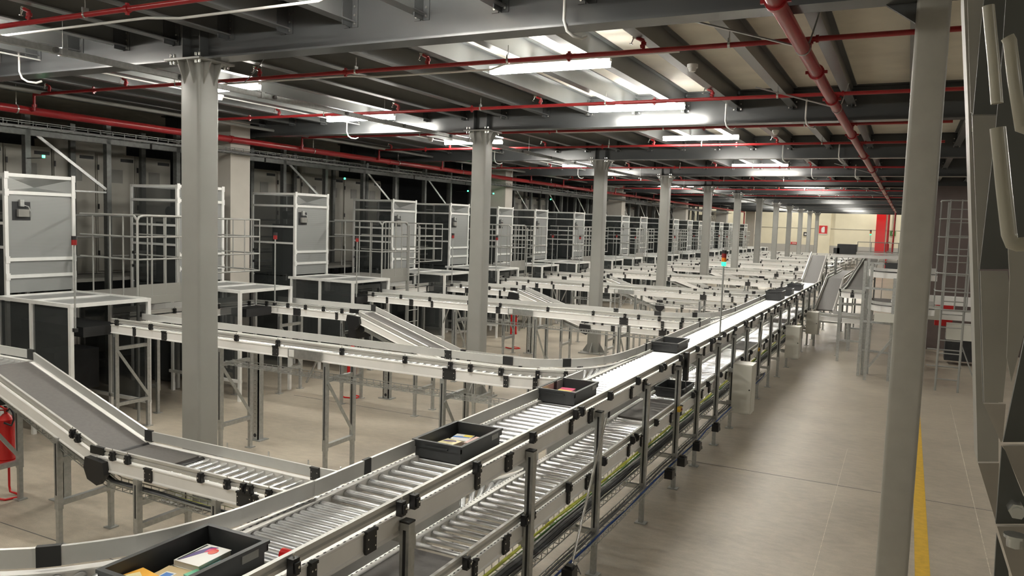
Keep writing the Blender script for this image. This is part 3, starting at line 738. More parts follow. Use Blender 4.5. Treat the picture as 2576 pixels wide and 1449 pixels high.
# incline belt at the end of the upper main line
def incline(name, label, xl, xr, prof, skin='frame', legs=()):
    t = thing(name, label, 'conveyor')
    for (ya, za), (yb, zb) in zip(prof[:-1], prof[1:]):
        part('side_frame', MB().sweep([(xr, ya, za), (xr, yb, zb)], flip(SK)), skin, t); part('side_frame', MB().sweep([(xl, ya, za), (xl, yb, zb)], SK), skin, t)
        part('guard_rail', MB().sweep([(xr, ya, za), (xr, yb, zb)], flip(GR)), 'guard', t); part('guard_rail', MB().sweep([(xl, ya, za), (xl, yb, zb)], GF), 'guard', t)
        part('belt', MB().prism([(ya, za + .003), (yb, zb + .003), (yb, zb - .03), (ya, za - .03)], 'x', xl + .03, xr - .03), 'belt', t)
    for y, z in legs: stand(t, y, xl - .03, xr + .03, z, axis='x')
    return t
incline('belt_conveyor', 'steep belt incline rising at the far end of the upper main conveyor', -3.0, -2.5, [(26.9, ZU), (29.3, 2.40)], legs=[(28.1, 1.8), (29.2, 2.2)])
incline('belt_conveyor', 'dark belt incline rising beside the far end of the lower main conveyor', -2.3, -1.8, [(24.4, ZL), (27.6, 1.72), (34, 1.72)], legs=[(26.2, 1.2), (27.6, 1.55), (30, 1.6), (33, 1.6)])
# curved feed at the foot of that incline
def curved(name, label, pts_in, pts_out, z, bed='belt', legs=()):
    t = thing(name, label, 'conveyor')
    I = smooth_path([(x, y, z) for x, y in pts_in], 3); O = smooth_path([(x, y, z) for x, y in pts_out], 3)
    part('side_frame', MB().sweep(I, SK), 'frame', t); part('side_frame', MB().sweep(O, flip(SK)), 'frame', t)
    part('guard_rail', MB().sweep(I, GF), 'guard', t); part('guard_rail', MB().sweep(O, flip(GR)), 'guard', t)
    ii = lerp_path(I, 30); oo = lerp_path(O, 30); mb = MB()
    for k in range(29):
        v = [ii[k], oo[k], oo[k + 1], ii[k + 1]]
        mb.add([(p.x, p.y, p.z + dz) for dz in (-.02, .002) for p in v], [(0, 1, 2, 3), (7, 6, 5, 4), (0, 4, 5, 1), (2, 6, 7, 3), (1, 5, 6, 2), (0, 3, 7, 4)])
    part('belt' if bed == 'belt' else 'roller_bed', mb, bed, t)
    for k in (4, 12, 20, 27):
        p = oo[k]; d = (oo[k + 1] - oo[k - 1]); put(COV[.09 if k % 8 else .16], 'joint_cover', t, p + Vector((0, 0, 0)), math.atan2(d.y, d.x)); put(CLAMP, 'rail_clamp', t, p + Vector((0, 0, .03)), math.atan2(d.y, d.x))
    for x, y in legs:
        part('leg', MB().box(x - .03, x + .03, y - .03, y + .03, 0, z - .1), 'galv', t)
    return t
curved('curved_conveyor', 'white-sided curved conveyor at the foot of the dark belt incline', [(-1.8, 24.4), (-1.8, 23.9), (-1.55, 23.6), (-.7, 23.6)], [(-2.3, 24.4), (-2.3, 23.4), (-1.9, 23.05), (-.7, 23.05)][::1], ZL - .08, legs=[(-2.2, 23.5), (-1.3, 23.1), (-.8, 23.1), (-1.3, 23.6)])
curved('curved_conveyor', 'white-sided curved conveyor high in the stack beside the aisle end', [(.6, 19.9), (-.1, 19.9), (-.25, 20.2), (-.25, 21.4)], [(.6, 18.9), (-.3, 18.9), (-.75, 19.3), (-.75, 21.4)], 2.36, legs=[(-.75, 19.4), (-.2, 18.9)])
curved('curved_conveyor', 'white-sided curved conveyor low in the stack beside the aisle end', [(.6, 19.9), (-.1, 19.9), (-.25, 20.2), (-.25, 21.4)], [(.6, 18.9), (-.3, 18.9), (-.75, 19.3), (-.75, 21.4)], 1.62, legs=[(-.65, 19.6), (.1, 18.95)])
incline('belt_conveyor', 'long dark belt climbing toward the far end right of the inclines', -1.45, -.95, [(21.6, 1.72), (23.5, 1.74), (33, 2.3)], legs=[(22, 1.6), (25, 1.7), (29, 1.9)])
curved('curved_conveyor', 'white-sided curved conveyor end left of the stack beside the aisle', [(-.95, 21.7), (-.9, 21.55), (-.85, 21.5), (-.75, 21.5)], [(-1.45, 21.7), (-1.45, 21.2), (-1.3, 21.0), (-.75, 21.0)], 1.72, legs=[(-1.4, 21.1)])
# high cross conveyor in the distance
t = thing('roller_conveyor', 'high cross conveyor in the distance behind the steep belt incline', 'conveyor')
part('side_frame', MB().sweep([(-2.4, 30.5, 2.45), (.2, 30.5, 2.45)], flip(SK)), 'frame', t); part('side_frame', MB().sweep([(-2.4, 31, 2.45), (.2, 31, 2.45)], SK), 'frame', t)
part('guard_rail', MB().sweep([(-2.4, 30.5, 2.45), (.2, 30.5, 2.45)], flip(GR)), 'guard', t)
part('roller_bed', MB().box(-2.4, .2, 30.5, 31, 2.42, 2.445), 'galvd', t)
for x in (-2.3, -1.2, -.2): stand(t, x, 30.5, 31, 2.34)
for k, (x, w, h) in enumerate([(-1.95, .62, .34), (-2.28, .2, .2)]):
    solo('machine_hood', MB().box(x - w / 2, x + w / 2, 30.4, 31.1, 2.47, 2.47 + h), 'dark', ['black machine hood on the high cross conveyor', 'smaller black hood left on the high cross conveyor'][k], 'machine')
# far second main, feeding dense field
fm = thing('roller_conveyor', 'far main conveyor crossing behind the dense field of white cross lines', 'conveyor')
part('side_frame', MB().sweep([(-3.3, 31.5, ZU), (-3.3, 67, ZU)], flip(SK)), 'frame', fm); part('side_frame', MB().sweep([(-3.8, 31.5, ZU), (-3.8, 67, ZU)], SK), 'frame', fm)
part('roller_bed', MB().box(-3.8, -3.3, 31.5, 67, ZU - .04, ZU - .01), 'roller', fm)
for k in range(9): stand(fm, 32 + k * 4, -3.8, -3.3, ZU - .1, axis='x', diag=False)

# ---------------------------------------------------------------- totes and books
def tote_part(t, L=.60, W=.40, Hh=.125, r=.025):
    def shell(mb, x0, x1, y0, y1, z0, z1, th):
        mb.box(x0, x1, y0, y1, z0, z0 + th); mb.box(x0, x0 + th, y0, y1, z0 + th, z1); mb.box(x1 - th, x1, y0, y1, z0 + th, z1); mb.box(x0 + th, x1 - th, y0, y0 + th, z0 + th, z1); mb.box(x0 + th, x1 - th, y1 - th, y1, z0 + th, z1)
    mb = MB(); w, l = W / 2, L / 2
    shell(mb, -w + .018, w - .018, -l + .018, l - .018, 0, Hh - .012, .006)
    # rim
    for a in ((-w, w, -l, -l + .025), (-w, w, l - .025, l), (-w, -w + .025, -l + .025, l - .025), (w - .025, w, -l + .025, l - .025)): mb.box(*a, Hh - .016, Hh)
    for s in (-1, 1):
        mb.box(-w + .006, w - .006, s * (l - .010) - .004, s * (l - .010) + .004, Hh - .05, Hh - .016); mb.box(s * (w - .010) - .004, s * (w - .010) + .004, -l + .006, l - .006, Hh - .05, Hh - .016)
        mb.box(-.09, .09, s * l - .007, s * l + .007, Hh - .04, Hh - .03)
    part('tray_body', mb, 'tote', t)
    part('label_plate', MB().box(w - .0065, w - .002, l - .17, l - .07, Hh - .055, Hh - .018), 'midmach', t)
def make_tote(loc, label, hh=.125, rot=0, group='totes on the main conveyors'):
    t = thing('tote_box', label, 'tote', loc, group); t.rotation_euler = (0, 0, rot); tote_part(t, Hh=hh); return t
make_tote((-2.765, 2.38, ZU + .002), 'dark grey tote full of colourful books, cut by the bottom edge')
make_tote((-2.775, 4.76, ZU + .002), 'dark grey tote with pale books, second from the bottom on the upper conveyor')
make_tote((-2.785, 6.80, ZU + .002), 'dark grey tote with red and yellow books, third on the upper conveyor')
make_tote((-2.79, 10.37, ZU + .002), 'empty-looking dark grey tote, fourth on the upper conveyor')
make_tote((-2.76, 19.6, ZU + .002), 'tall dark tote, first of the far group before the steep incline', .22)
make_tote((-2.76, 21.3, ZU + .002), 'dark tote in the middle of the far group before the steep incline', .17)
make_tote((-2.76, 23.4, ZU + .002), 'farthest dark tote, right below the steep incline', .17)
make_tote((-2.70, 10.4, ZL + .002), 'black tote on the lower conveyor with a few items in it', .12)
make_tote((-.1, 19.5, 2.37), 'black tote standing on the top curved conveyor of the stack', .2, 1.3, 'totes on the stack')
def book(x, y, z, w, l, h, rot, cov, label, decals=(), grp='books in the totes'):
    t = thing('book', label, 'book', (x, y, z), grp); t.rotation_euler = (0, 0, rot)
    part('pages', MB().box(-w / 2 + .003, w / 2 - .002, -l / 2 + .003, l / 2 - .003, .002, h - .002), 'paper', t)
    mb = MB().box(-w / 2, w / 2, -l / 2, l / 2, 0, .002).box(-w / 2, w / 2, -l / 2, l / 2, h - .002, h).box(-w / 2, -w / 2 + .003, -l / 2, l / 2, .002, h - .002)
    part('cover', mb, [BC[cov]], t)
    for k, (pts, c) in enumerate(decals):
        part('cover_print', MB().prism([(a * w, b * l) for a, b in pts], 'z', h + .0002, h + .0009 + k * .0003), [BC[c]], t)
    return t
def disc(cx, cy, r, n=12, asp=1.): return [(cx + r * math.cos(2 * PI * i / n), cy + r * asp * math.sin(2 * PI * i / n)) for i in range(n)]
z1 = ZU + .010
book(-2.80, 2.50, z1 + .03, .15, .20, .03, .05, 'white', 'white book with a dark purple streak and red dot, in the bottom tote', [([(-.45, -.45), (-.38, -.45), (-.38, .45), (-.45, .45)], 'dark'), ([(-.36, -.45), (-.05, .2), (.05, .45), (-.2, .40), (-.36, 0)], 'navy'), ([(-.1, .1), (.1, .3), (.0, .42), (-.15, .3)], 'magenta'), (disc(.12, .22, .14), 'red')])
book(-2.67, 2.43, z1 + .012, .13, .19, .03, -.1, 'teal', 'teal book with an orange figure at the right of the bottom tote', [([(-.2, -.3), (.3, -.35), (.35, .1), (.1, .3), (-.15, .1)], 'orange'), (disc(.1, .22, .16), 'dark'), ([(-.5, -.5), (-.1, -.5), (-.1, -.2), (-.5, -.1)], 'green')])
book(-2.80, 2.29, z1 + .012, .14, .2, .025, .12, 'tan', 'tan paperback with a blue square in the bottom tote', [([(-.25, -.05), (.15, -.05), (.15, .25), (-.25, .25)], 'white'), ([(-.2, 0), (.1, 0), (.1, .2), (-.2, .2)], 'blue')])
book(-2.86, 2.16, z1 + .03, .15, .21, .03, -.15, 'orange', 'bright orange book with a red blot in the bottom tote', [([(-.45, .0), (.2, -.1), (.3, .2), (-.3, .35)], 'cream'), (disc(.2, .15, .17), 'red'), ([(-.4, -.45), (.45, -.45), (.45, -.1), (-.2, -.15)], 'red')])
book(-2.70, 2.17, z1 + .01, .13, .19, .03, .2, 'cream', 'cream coloured book at the near right of the bottom tote')
book(-2.88, 2.36 - .3, z1 + .005, .12, .16, .02, .1, 'teal', 'pale teal booklet at the near left of the bottom tote')
book(-2.85, 4.72, z1, .13, .20, .045, -.1, 'cream', 'thick cream book on the left of the second tote', [([(-.4, .1), (.3, .3), (.2, .4), (-.4, .25)], 'navy'), ([(-.5, -.5), (.5, -.5), (.5, -.3), (-.5, -.25)], 'white')])
book(-2.83, 4.90, z1, .14, .16, .045, .15, 'white', 'white and blue book at the back of the second tote', [([(-.5, -.1), (.4, .0), (.4, .2), (-.5, .1)], 'blue'), ([(.0, .1), (.45, .1), (.45, .45), (0, .45)], 'yellow')])
book(-2.69, 4.88, z1 + .012, .12, .18, .035, .0, 'pink', 'pink book with a red edge on the right of the second tote', [([(-.1, -.1), (.3, -.05), (.3, .0), (-.1, -.04)], 'red')])
book(-2.69, 4.66, z1, .13, .17, .03, -.05, 'cream', 'pale yellow book at the near right of the second tote')
book(-2.83, 6.86, z1 + .01, .14, .20, .04, .1, 'magenta', 'red and pink book in the third tote', [([(-.5, -.5), (.5, -.5), (.5, -.1), (-.5, .0)], 'yellow')])
book(-2.83, 6.68, z1 + .02, .15, .18, .03, -.1, 'yellow', 'yellow book with a red ring in the third tote', [(disc(.0, .1, .25), 'red'), (disc(.0, .1, .15), 'yellow'), ([(-.5, -.1), (-.25, -.1), (-.25, .4), (-.5, .4)], 'teal')])
book(-2.69, 6.78, z1 + .01, .12, .18, .035, .3, 'white', 'white book with a pink strip in the third tote', [([(-.5, -.5), (.0, -.5), (.2, .5), (-.3, .5)], 'magenta'), ([(.2, .0), (.5, .0), (.5, .4), (.2, .4)], 'blue')])
book(-2.72, 10.42, ZL + .010, .13, .19, .03, .4, 'grey', 'grey packet in the black tote on the lower conveyor')

# ---------------------------------------------------------------- cables under the main conveyors
W = [('cable', 'ygreen', .012, .10, .02), ('cable', 'ygreen', .010, .085, .03), ('cable', 'green', .010, .06, .015), ('cable', 'gcab', .016, .02, .02), ('cable', 'gcab', .020, -.02, .03), ('cable', 'dark', .02, -.05, .02), ('cable', 'gcab', .013, -.09, .02), ('cable', 'wcab', .007, .0, .05)]
mesh_tray('cable_tray', [(-2.60, 3.2, .50), (-2.60, 24, .50)], .26, .055, 'wire basket tray full of yellow green cables under the lower main conveyor', 'cable tray', .12, W, .0035)
t = mesh_tray('cable_tray', [(-2.36, 3.2, .38), (-2.36, 16, .38)], .14, .04, 'narrow wire tray with a blue cable on the aisle side of the stands', 'cable tray', .12, [('cable', 'blue', .010, -.03, .012), ('cable', 'gcab', .012, .02, .015), ('cable', 'gcab', .009, .05, .02)], .003)
for k, y in enumerate((5.65, 8.6, 9.15, 9.9, 11.0)):
    t = thing('sensor_box', 'small black sensor box on the blue cable tray, %s from the camera' % ORD[k], 'sensor', (-2.24, y, .42), 'sensor boxes along the aisle tray')
    part('housing', MB().box(-.045, .045, -.06, .06, -.05, .05).box(-.03, .03, -.03, .03, .05, .07), 'black', t)
    part('lead', MB().tube([(0, .06, 0), (.03, .14, -.03), (.02, .2, -.08), (-.04, .26, -.04)], .005, 6), 'gcab', t)
# white control cabinets on the aisle side
for k, (y, z0, h) in enumerate([(12.6, .32, .78), (18.6, .35, .72), (22.6, .45, .6)]):
    t = thing('control_cabinet', 'pale wall-type control cabinet on the aisle side of the conveyor, %s from the camera' % ORD[k], 'control cabinet', (-2.18, y, z0), 'control cabinets beside the conveyor')
    part('body', MB().box(-.15, .15, -.11, .24, 0, h), 'box', t); part('door', MB().box(-.145, .145, -.125, -.11, .01, h - .01), 'box', t)
    part('door_lock', MB().cyl((.12, -.125, h * .5), (.12, -.135, h * .5), .012, 8), 'black', t); part('mounting_bar', MB().box(-.25, -.15, 0, .05, .1, .16).box(-.25, -.15, 0, .05, h - .16, h - .1), 'galv', t)
t = thing('power_supply', 'slim black drive unit hung beside the fourth tote', 'drive unit', (-2.40, 9.75, 1.28))
part('housing', MB().box(-.03, .03, -.04, .04, 0, .36), 'black', t); part('lead', MB().tube([(0, 0, 0), (.02, -.03, -.08), (0, .03, -.15)], .006, 6), 'gcab', t)
for k, y in enumerate((9.0, 14.6)):
    t = thing('yellow_switch', 'small yellow emergency switch on the aisle side, %s from the camera' % ORD[k], 'switch', (-2.34, y + .3, .98))
    part('housing', MB().box(-.02, .02, -.04, .04, 0, .06), 'yellow', t); part('button', MB().cyl((.02, 0, .03), (.035, 0, .03), .014, 8), 'redlens', t)

# ---------------------------------------------------------------- light stacks
def stack_light(loc, h, lit, label, group=None):
    t = thing('stack_light', label, 'signal light', loc, group)
    part('pole', MB().cyl((0, 0, 0), (0, 0, h), .012, 10), 'galv', t)
    part('mount', MB().box(-.025, .025, -.025, .025, -.02, .03), 'black', t)
    z = h
    if lit:
        part('green_lens', MB().cyl((0, 0, z), (0, 0, z + .06), .034, 14), 'ledo', t); z += .06
        part('amber_lens', MB().cyl((0, 0, z), (0, 0, z + .06), .034, 14), 'amber', t); z += .06
        part('red_lens', MB().cyl((0, 0, z), (0, 0, z + .06), .034, 14), 'redlens', t); z += .06
    else:
        part('red_lens', MB().cyl((0, 0, z), (0, 0, z + .07), .034, 14), 'redlens', t); z += .07
    part('cap', MB().cyl((0, 0, z), (0, 0, z + .05), .034, 14), 'black', t)
    return t
stack_light((-2.37, 11.55, 1.60), 1.07, True, 'tall stack light with a glowing green lens beside the main conveyor')
stack_light((-1.5, 38, 1.9), 1.25, True, 'small distant stack light with a green lens before the far wall')
sl = None
for k in range(9):
    for j, (dy, w) in enumerate(((6.72, 'odd'), (10.45, 'even'))):
        n = 2 * k + j
        l = 'red-topped signal pole in front of the %s tower from the camera' % ORD[n]
        p = (-9.93, dy + 6.03 * k, 1.62 if j else 1.56)
        if sl is None: sl = stack_light(p, 1.15, False, l, 'red signal poles by the towers')
        else: dup(sl, p, l)

# ---------------------------------------------------------------- lift towers
def prof_bar(mb, p0, p1, s=.045): mb.bar(p0, p1, s, s)
def tower(detail=True):
    t = thing('lift_tower', 'x', 'machine guard')
    xb, xf, y0, y1, zt, zb = -12.9, -11.7, 0, 1.08, 3.68, 1.91
    s = .05; h = s / 2
    mb = MB()
    for x in (xb, xf):
        for y in (y0 + h, y1 - h): mb.box(x - h, x + h, y - h, y + h, 0, zt)
    for z in (zt - h, 3.40, 2.42, 2.17):
        mb.bar((xf, y0, z), (xf, y1, z), s, s); mb.bar((xb, y0, z), (xb, y1, z), s, s)
    for z in (zt - h, 3.40, 2.95, 2.6):
        for y in (y0 + h, y1 - h): mb.bar((xb, y, z), (xf, y, z), s * .8, s * .8)
    part('profile_frame', mb, 'alu', t)
    # front panels
    yc = (y0 + y1) / 2; g = [(xf, y0 + s, 3.425), (xf, y1 - s, 3.425), (xf, y1 - s, 3.63), (xf, y0 + s, 3.63), (xf - .14, yc, 3.49)]
    part('pyramid_panel', MB().add([tuple(p) for p in g], [(0, 1, 4), (1, 2, 4), (2, 3, 4), (3, 0, 4)]), 'mesh', t)
    for a, b in ((2.445, 3.375), (2.195, 2.395), (1.93, 2.145)): part('mesh_panel', MB().box(xf - .003, xf + .003, y0 + s, y1 - s, a, b), 'mesh', t)
    for y in (y0 + h, y1 - h):
        for a, b in ((3.42, 3.63), (2.97, 3.38), (2.62, 2.93), (1.9, 2.58), (0.1, 1.88)):
            part('side_panel', MB().box(xb + h, xf - h, y - .003, y + .003, a, b), 'pane', t)
    mb = MB()
    for y in (y0 + .03, y1 - .03):
        for z in (zt - .03, 3.40, 2.42, 2.17): mb.box(xf + h, xf + h + .01, y - .03, y + .03, z - .05, z + .05)
    part('corner_bracket', mb, 'alu', t)
    # control unit set in the front
    c = part('control_unit', MB().box(xf - .02, xf + .012, y0 + .12, y0 + .38, 3.0, 3.27), 'dark', t)
    part('display', MB().box(xf + .012, xf + .06, y0 + .18, y0 + .34, 3.05, 3.16), 'midmach', c)
    part('camera_arm', MB().box(xf + .012, xf + .05, y0 + .21, y0 + .27, 3.2, 3.30).tube([(xf + .04, y0 + .27, 3.22), (xf + .05, y0 + .33, 3.2), (xf + .05, y0 + .36, 3.12), (xf + .04, y0 + .36, 3.05)], .008, 6), 'galv', c)
    # machinery inside
    part('hoist', MB().box(-12.75, -12.1, .2, .9, 0.1, 1.7).box(-12.6, -12.3, .3, .7, 1.9, 3.0).cyl((-12.2, .25, 3.2), (-12.2, .85, 3.2), .09, 12), 'dark', t)
    # low table in front
    xt = -9.97; e0, e1 = -.17, 1.09
    mb = MB()
    for x in (xf + .08, -10.85, xt - .03):
        mb.bar((x, e0, zb - h), (x, e1, zb - h), s, s)
        for y in (e0 + h, e1 - h): mb.box(x - h, x + h, y - h, y + h, 0, zb)
    for y in (e0 + h, e1 - h): mb.bar((xf, y, zb - h), (xt, y, zb - h), s, s); mb.bar((xf, y, .35), (xt, y, .35), s, s)
    part('table_frame', mb, 'alu', t)
    for a, b in ((xf + .1, -10.88), (-10.82, xt - .06)):
        part('table_panel', MB().box(a, b, e0 + s, e1 - s, zb - .03, zb - .024), 'mesh', t)
        for y in (e0 + h, e1 - h): part('side_panel', MB().box(a, b, y - .003, y + .003, .38, zb - .06), 'pane', t)
    part('inner_conveyor', MB().box(-11.5, -10.1, .1, .7, 1.42, 1.56).box(-11.4, -10.9, .2, .9, .5, 1.1), 'dark', t)
    return t
tw = tower(); tw.location = (0, 6.85, 0); tw['label'] = 'nearest caged lift tower at the left edge, bright mesh front'; GT = 'caged lift towers along the left'; tw['group'] = GT
tn = ['', 'second caged lift tower, half behind the nearest column', 'third caged lift tower, its mesh front clear right of the nearest column']
ys = [6.85, 9.85, 12.87, 16.4, 19.2, 22.1, 24.9, 28.5, 31, 34.2, 37, 40.2, 43, 46.2, 49, 52.2, 55, 58.2, 61, 64.2]
for i, y in enumerate(ys[1:], 1): dup(tw, (0, y, 0), tn[i] if i < 3 else '%s caged lift tower from the camera' % ORD[i], GT)

# ---------------------------------------------------------------- platforms with ladders
def platform():
    t = thing('railed_platform', 'x', 'platform')
    x0, x1, y0, y1 = -11.62, -10.3, 0, .98
    part('deck_plate', MB().box(x0, x1, y0, y1, 1.86, 1.9), 'midmach', t)
    part('toe_plate', MB().box(x1, x1 + .01, y0 + .02, y1 - .02, 1.90, 2.08).box(x1 - .02, x1 + .03, y0, y1, 1.78, 1.9), 'toe', t)
    r = .019
    mb = MB()
    mb.tube([(x1, y0, 1.8), (x1, y0, 3.05), (x1, y0 + .03, 3.1), (x1, y0 + .1, 3.12), (x1, y1 - .1, 3.12), (x1, y1 - .03, 3.1), (x1, y1, 3.05), (x1, y1, 1.8)], r, 8)
    for z in (2.46, 2.8): mb.cyl((x1, y0, z), (x1, y1, z), .014, 8)
    for y in (y0 + .25, y0 + .5, y0 + .75): mb.cyl((x1, y, 1.9), (x1, y, 3.12), .014, 8)
    for y in (y0, y1):
        mb.tube([(x1, y, 3.05), (x1 - .08, y, 3.12), (x0, y, 3.12)], r, 8)
        for z in (2.46, 2.8): mb.cyl((x0, y, z), (x1, y, z), .014, 8)
        for x in (x0 + .3, x0 + .7, x0 + 1.0): mb.cyl((x, y, 1.9), (x, y, 3.12), .012, 8)
    part('handrail', mb, 'rail', t)
    mb = MB()
    for x, y in ((x0 + .05, y0), (x1, y0), (x1, y1), (x0 + .05, y1)): mb.cyl((x, y, 0), (x, y, 1.86), .022, 8)
    part('post', mb, 'rail', t)
    l = part('ladder', MB().cyl((-10.22, y1 - .05, 0), (-10.22, y1 - .05, 3.05), .018, 8).cyl((-10.22, y1 + .37, 0), (-10.22, y1 + .37, 3.05), .018, 8), 'rail', t)
    mb = MB()
    for i in range(9): mb.cyl((-10.22, y1 - .05, .28 + .27 * i), (-10.22, y1 + .37, .28 + .27 * i), .011, 8)
    part('rung', mb, 'rail', l)
    # hooped cage beyond the ladder
    mb = MB()
    for z in (2.2, 2.5, 2.8, 3.1):
        P = [(-10.22 + .0, y1 - .05, z)]
        for i in range(9): a = PI * i / 8; P.append((-10.22 + .62 * math.sin(a), y1 + .16 - .33 * math.cos(a), z))
        P.append((-10.22, y1 + .37, z)); 
        P = [(x1 - .0, y1 + .35, z), (x1, y1 + 1.5, z), (x1 - .35, y1 + 1.65, z), (x0, y1 + 1.65, z)]
        mb.tube(P, .014, 6)
    for y in (y1 + .35, y1 + .75, y1 + 1.15, y1 + 1.5): mb.cyl((x1, y, 2.2), (x1, y, 3.1), .011, 6)
    for x in (x1 - .35, x1 - .8): mb.cyl((x, y1 + 1.65, 2.2), (x, y1 + 1.65, 3.1), .011, 6)
    part('guard_cage', mb, 'rail', t)
    return t
pf = platform(); pf.location = (0, 7.97, 0); GP = 'railed service platforms between the towers'; pf['label'] = 'nearest railed platform with a ladder, left of the nearest column'; pf['group'] = GP
py = [7.97, 14.1, 20.35, 26.1, 32.15, 38.15, 44.15, 50.15, 56.15]
pn = ['', 'second railed platform with a ladder, between the third and fourth towers']
for i, y in enumerate(py[1:], 1): dup(pf, (0, y, 0), pn[i] if i < 2 else '%s railed ladder platform from the camera' % ORD[i], GP)
# walkway behind the towers
def walkway():
    t = thing('walkway', 'x', 'walkway')
    part('deck_plate', MB().box(-13.9, -12.98, .1, 5.9, 1.9, 1.96), 'midmach', t)
    mb = MB()
    for z in (2.35, 2.7, 3.08): mb.cyl((-13.0, .1, z), (-13.0, 5.9, z), .018, 8)
    for i in range(10): mb.cyl((-13.0, .2 + i * .62, 1.96), (-13.0, .2 + i * .62, 3.08), .016, 6)
    part('handrail', mb, 'rail', t)
    mb = MB()
    for y in (.3, 3, 5.7):
        for x in (-13.05, -13.8): mb.box(x - .03, x + .03, y - .03, y + .03, 0, 1.9)
    part('post', mb, 'galvd', t)
    part('shuttle_unit', MB().box(-13.6, -13.1, .6, 2.4, .9, 1.25).box(-13.6, -13.1, 3.2, 5.2, .5, .85), 'midmach', t)
    part('shelf', MB().box(-13.8, -13.1, .2, 5.8, 1.38, 1.43).box(-13.8, -13.1, .2, 5.8, .42, .46), 'galvd', t)
    return t
wk = walkway(); wk.location = (0, 2, 0); wk['label'] = 'raised walkway with handrail behind the towers, section nearest the camera'; wk['group'] = 'walkway sections behind the towers'
for i in range(1, 10): dup(wk, (0, 2 + 6 * i, 0), 'raised walkway with handrail behind the towers, %s section from the camera' % ORD[i])

# ---------------------------------------------------------------- rack posts, cabinets, pillars behind
def rack():
    t = thing('rack_frame', 'x', 'rack')
    for y in (0, 1.45):
        mb = MB().box(-12.98, -12.88, y - .045, y + .045, 0, 4.75)
        part('upright', mb, 'galvd', t)
    part('diagonal', MB().bar((-12.9, .05, 4.45), (-12.9, 1.4, 3.55), .02, .05).bar((-12.9, .05, 3.5), (-12.9, 1.4, 3.5), .02, .03), 'galv', t)
    part('top_beam', MB().box(-12.96, -12.88, -.6, 2.3, 4.36, 4.46), 'galvd', t)
    part('rear_upright', MB().box(-13.95, -13.88, -.05, .05, 0, 4.75).box(-13.95, -13.88, 1.4, 1.5, 0, 4.75), 'galvd', t)
    return t
rk = rack(); rk.location = (0, 7.95, 0); rk['label'] = 'galvanised rack frame with a diagonal, behind the nearest tower'; rk['group'] = 'rack frames behind the towers'
for i in range(1, 17): dup(rk, (0, 7.95 + 2.95 * i, 0), 'galvanised rack frame with a diagonal behind the towers, %s from the camera' % ORD[i])
def cabinet():
    t = thing('machine_cabinet', 'x', 'cabinet')
    part('body', MB().box(-15.0, -14.02, .01, .85, 1.96, 4.28).box(-15.0, -14.02, .01, .85, .1, 1.5), 'cab', t)
    d = part('door', MB().box(-14.02, -13.99, .03, .83, 2.0, 4.24), 'cab', t)
    part('vent_grille', MB().box(-13.99, -13.982, .30, .56, 3.72, 3.98), 'midmach', d)
    part('warning_plate', MB().box(-13.99, -13.983, .52, .80, 4.14, 4.2), 'dark', d)
    part('hinge', MB().box(-13.99, -13.975, .02, .05, 2.3, 2.4).box(-13.99, -13.975, .02, .05, 3.2, 3.3).box(-13.99, -13.975, .02, .05, 3.95, 4.05), 'black', d)
    return t
cb = cabinet(); n = 0; GK = 'cream machine cabinets at the back'
def cabrow():
    n = 0
    for blk in range(6):
        for k in range(6):
            if blk == 0: y = 6.5 + k * .86
            else: y = 1.0 + 12 * blk + .9 + k * .86
            yield n, blk, k, y; n += 1
for n, blk, k, y in cabrow():
    l = 'cream machine cabinet behind the rack, %s door in the %s block from the camera' % ('first' if k == 0 else ORD[k], ORD[blk])
    if n == 0: cb.location = (0, y, 0); cb['label'] = l; cb['group'] = GK
    else: dup(cb, (0, y, 0), l, GK)
for i in range(6):
    y = 11.6 + 12 * i
    t = thing('air_unit', 'rounded cream air unit on top of the %s cabinet block' % ORD[i], 'air unit', (-14.5, 4.6 + 12 * i if i else 10.0, 4.28))
    part('casing', MB().rbox(-.4, .4, -.75, .75, 0, .2, .15, 4), 'cab', t); part('lid', MB().rbox(-.3, .3, -.5, .5, .2, .3, .1, 4), 'cab', t)
    solo('concrete_pillar', MB().box(-13.0, -12.2, y - .02, y + .5, 0, 5.3), 'pillar', 'square cream concrete pillar behind the towers, %s from the camera' % ORD[i], 'pillar', 'concrete pillars behind the towers')
for i, y in enumerate((7.93, 15.46, 21.5, 23.2, 27.9, 33.2, 36)):
    t = thing('status_light', 'small glowing green status light high on the racks, %s from the camera' % ORD[i], 'status light', (-12.45, y, 4.12 if i else 3.99), 'green status lights on the racks')
    part('lens', MB().cyl((0, 0, 0), (0, 0, .04), .022, 10), 'ledg', t); part('bracket', MB().box(-.42, -.02, -.01, .01, -.01, .0), 'black', t)

# ---------------------------------------------------------------- uprights and extinguishers on the floor
for k, (x, y, w) in enumerate([(-8.1, 5.32, 'beside the nearest inclined belt'), (-8.1, 8.2, 'behind the long upper cross conveyor'), (-8.12, 11.35, 'left of the second inclined belt'), (-8.15, 17.3, 'right of the far fire extinguisher')]):
    t = thing('perforated_upright', 'thick perforated steel upright %s' % w, 'upright', (x, y, 0), 'thick perforated uprights on the floor')
    part('post', MB().box(-.06, -.045, -.05, .05, .012, 1.40 if k else .95).box(-.06, .06, -.05, -.035, .012, 1.40 if k else .95).box(.045, .06, -.05, .05, .012, 1.4 if k else .95), 'galv', t)
    part('base_plate', MB().box(-.13, .13, -.09, .09, 0, .012), 'galv', t)
    mb = MB(); mb.cyl((0, -.0515, .07), (0, -.0505, .07), .028, 12)
    for z in range(12): mb.cyl((0, -.0515, .2 + z * .06), (0, -.0505, .2 + z * .06), .006, 6)
    part('punched_holes', mb, 'dark', t)['kind'] = 'stuff'
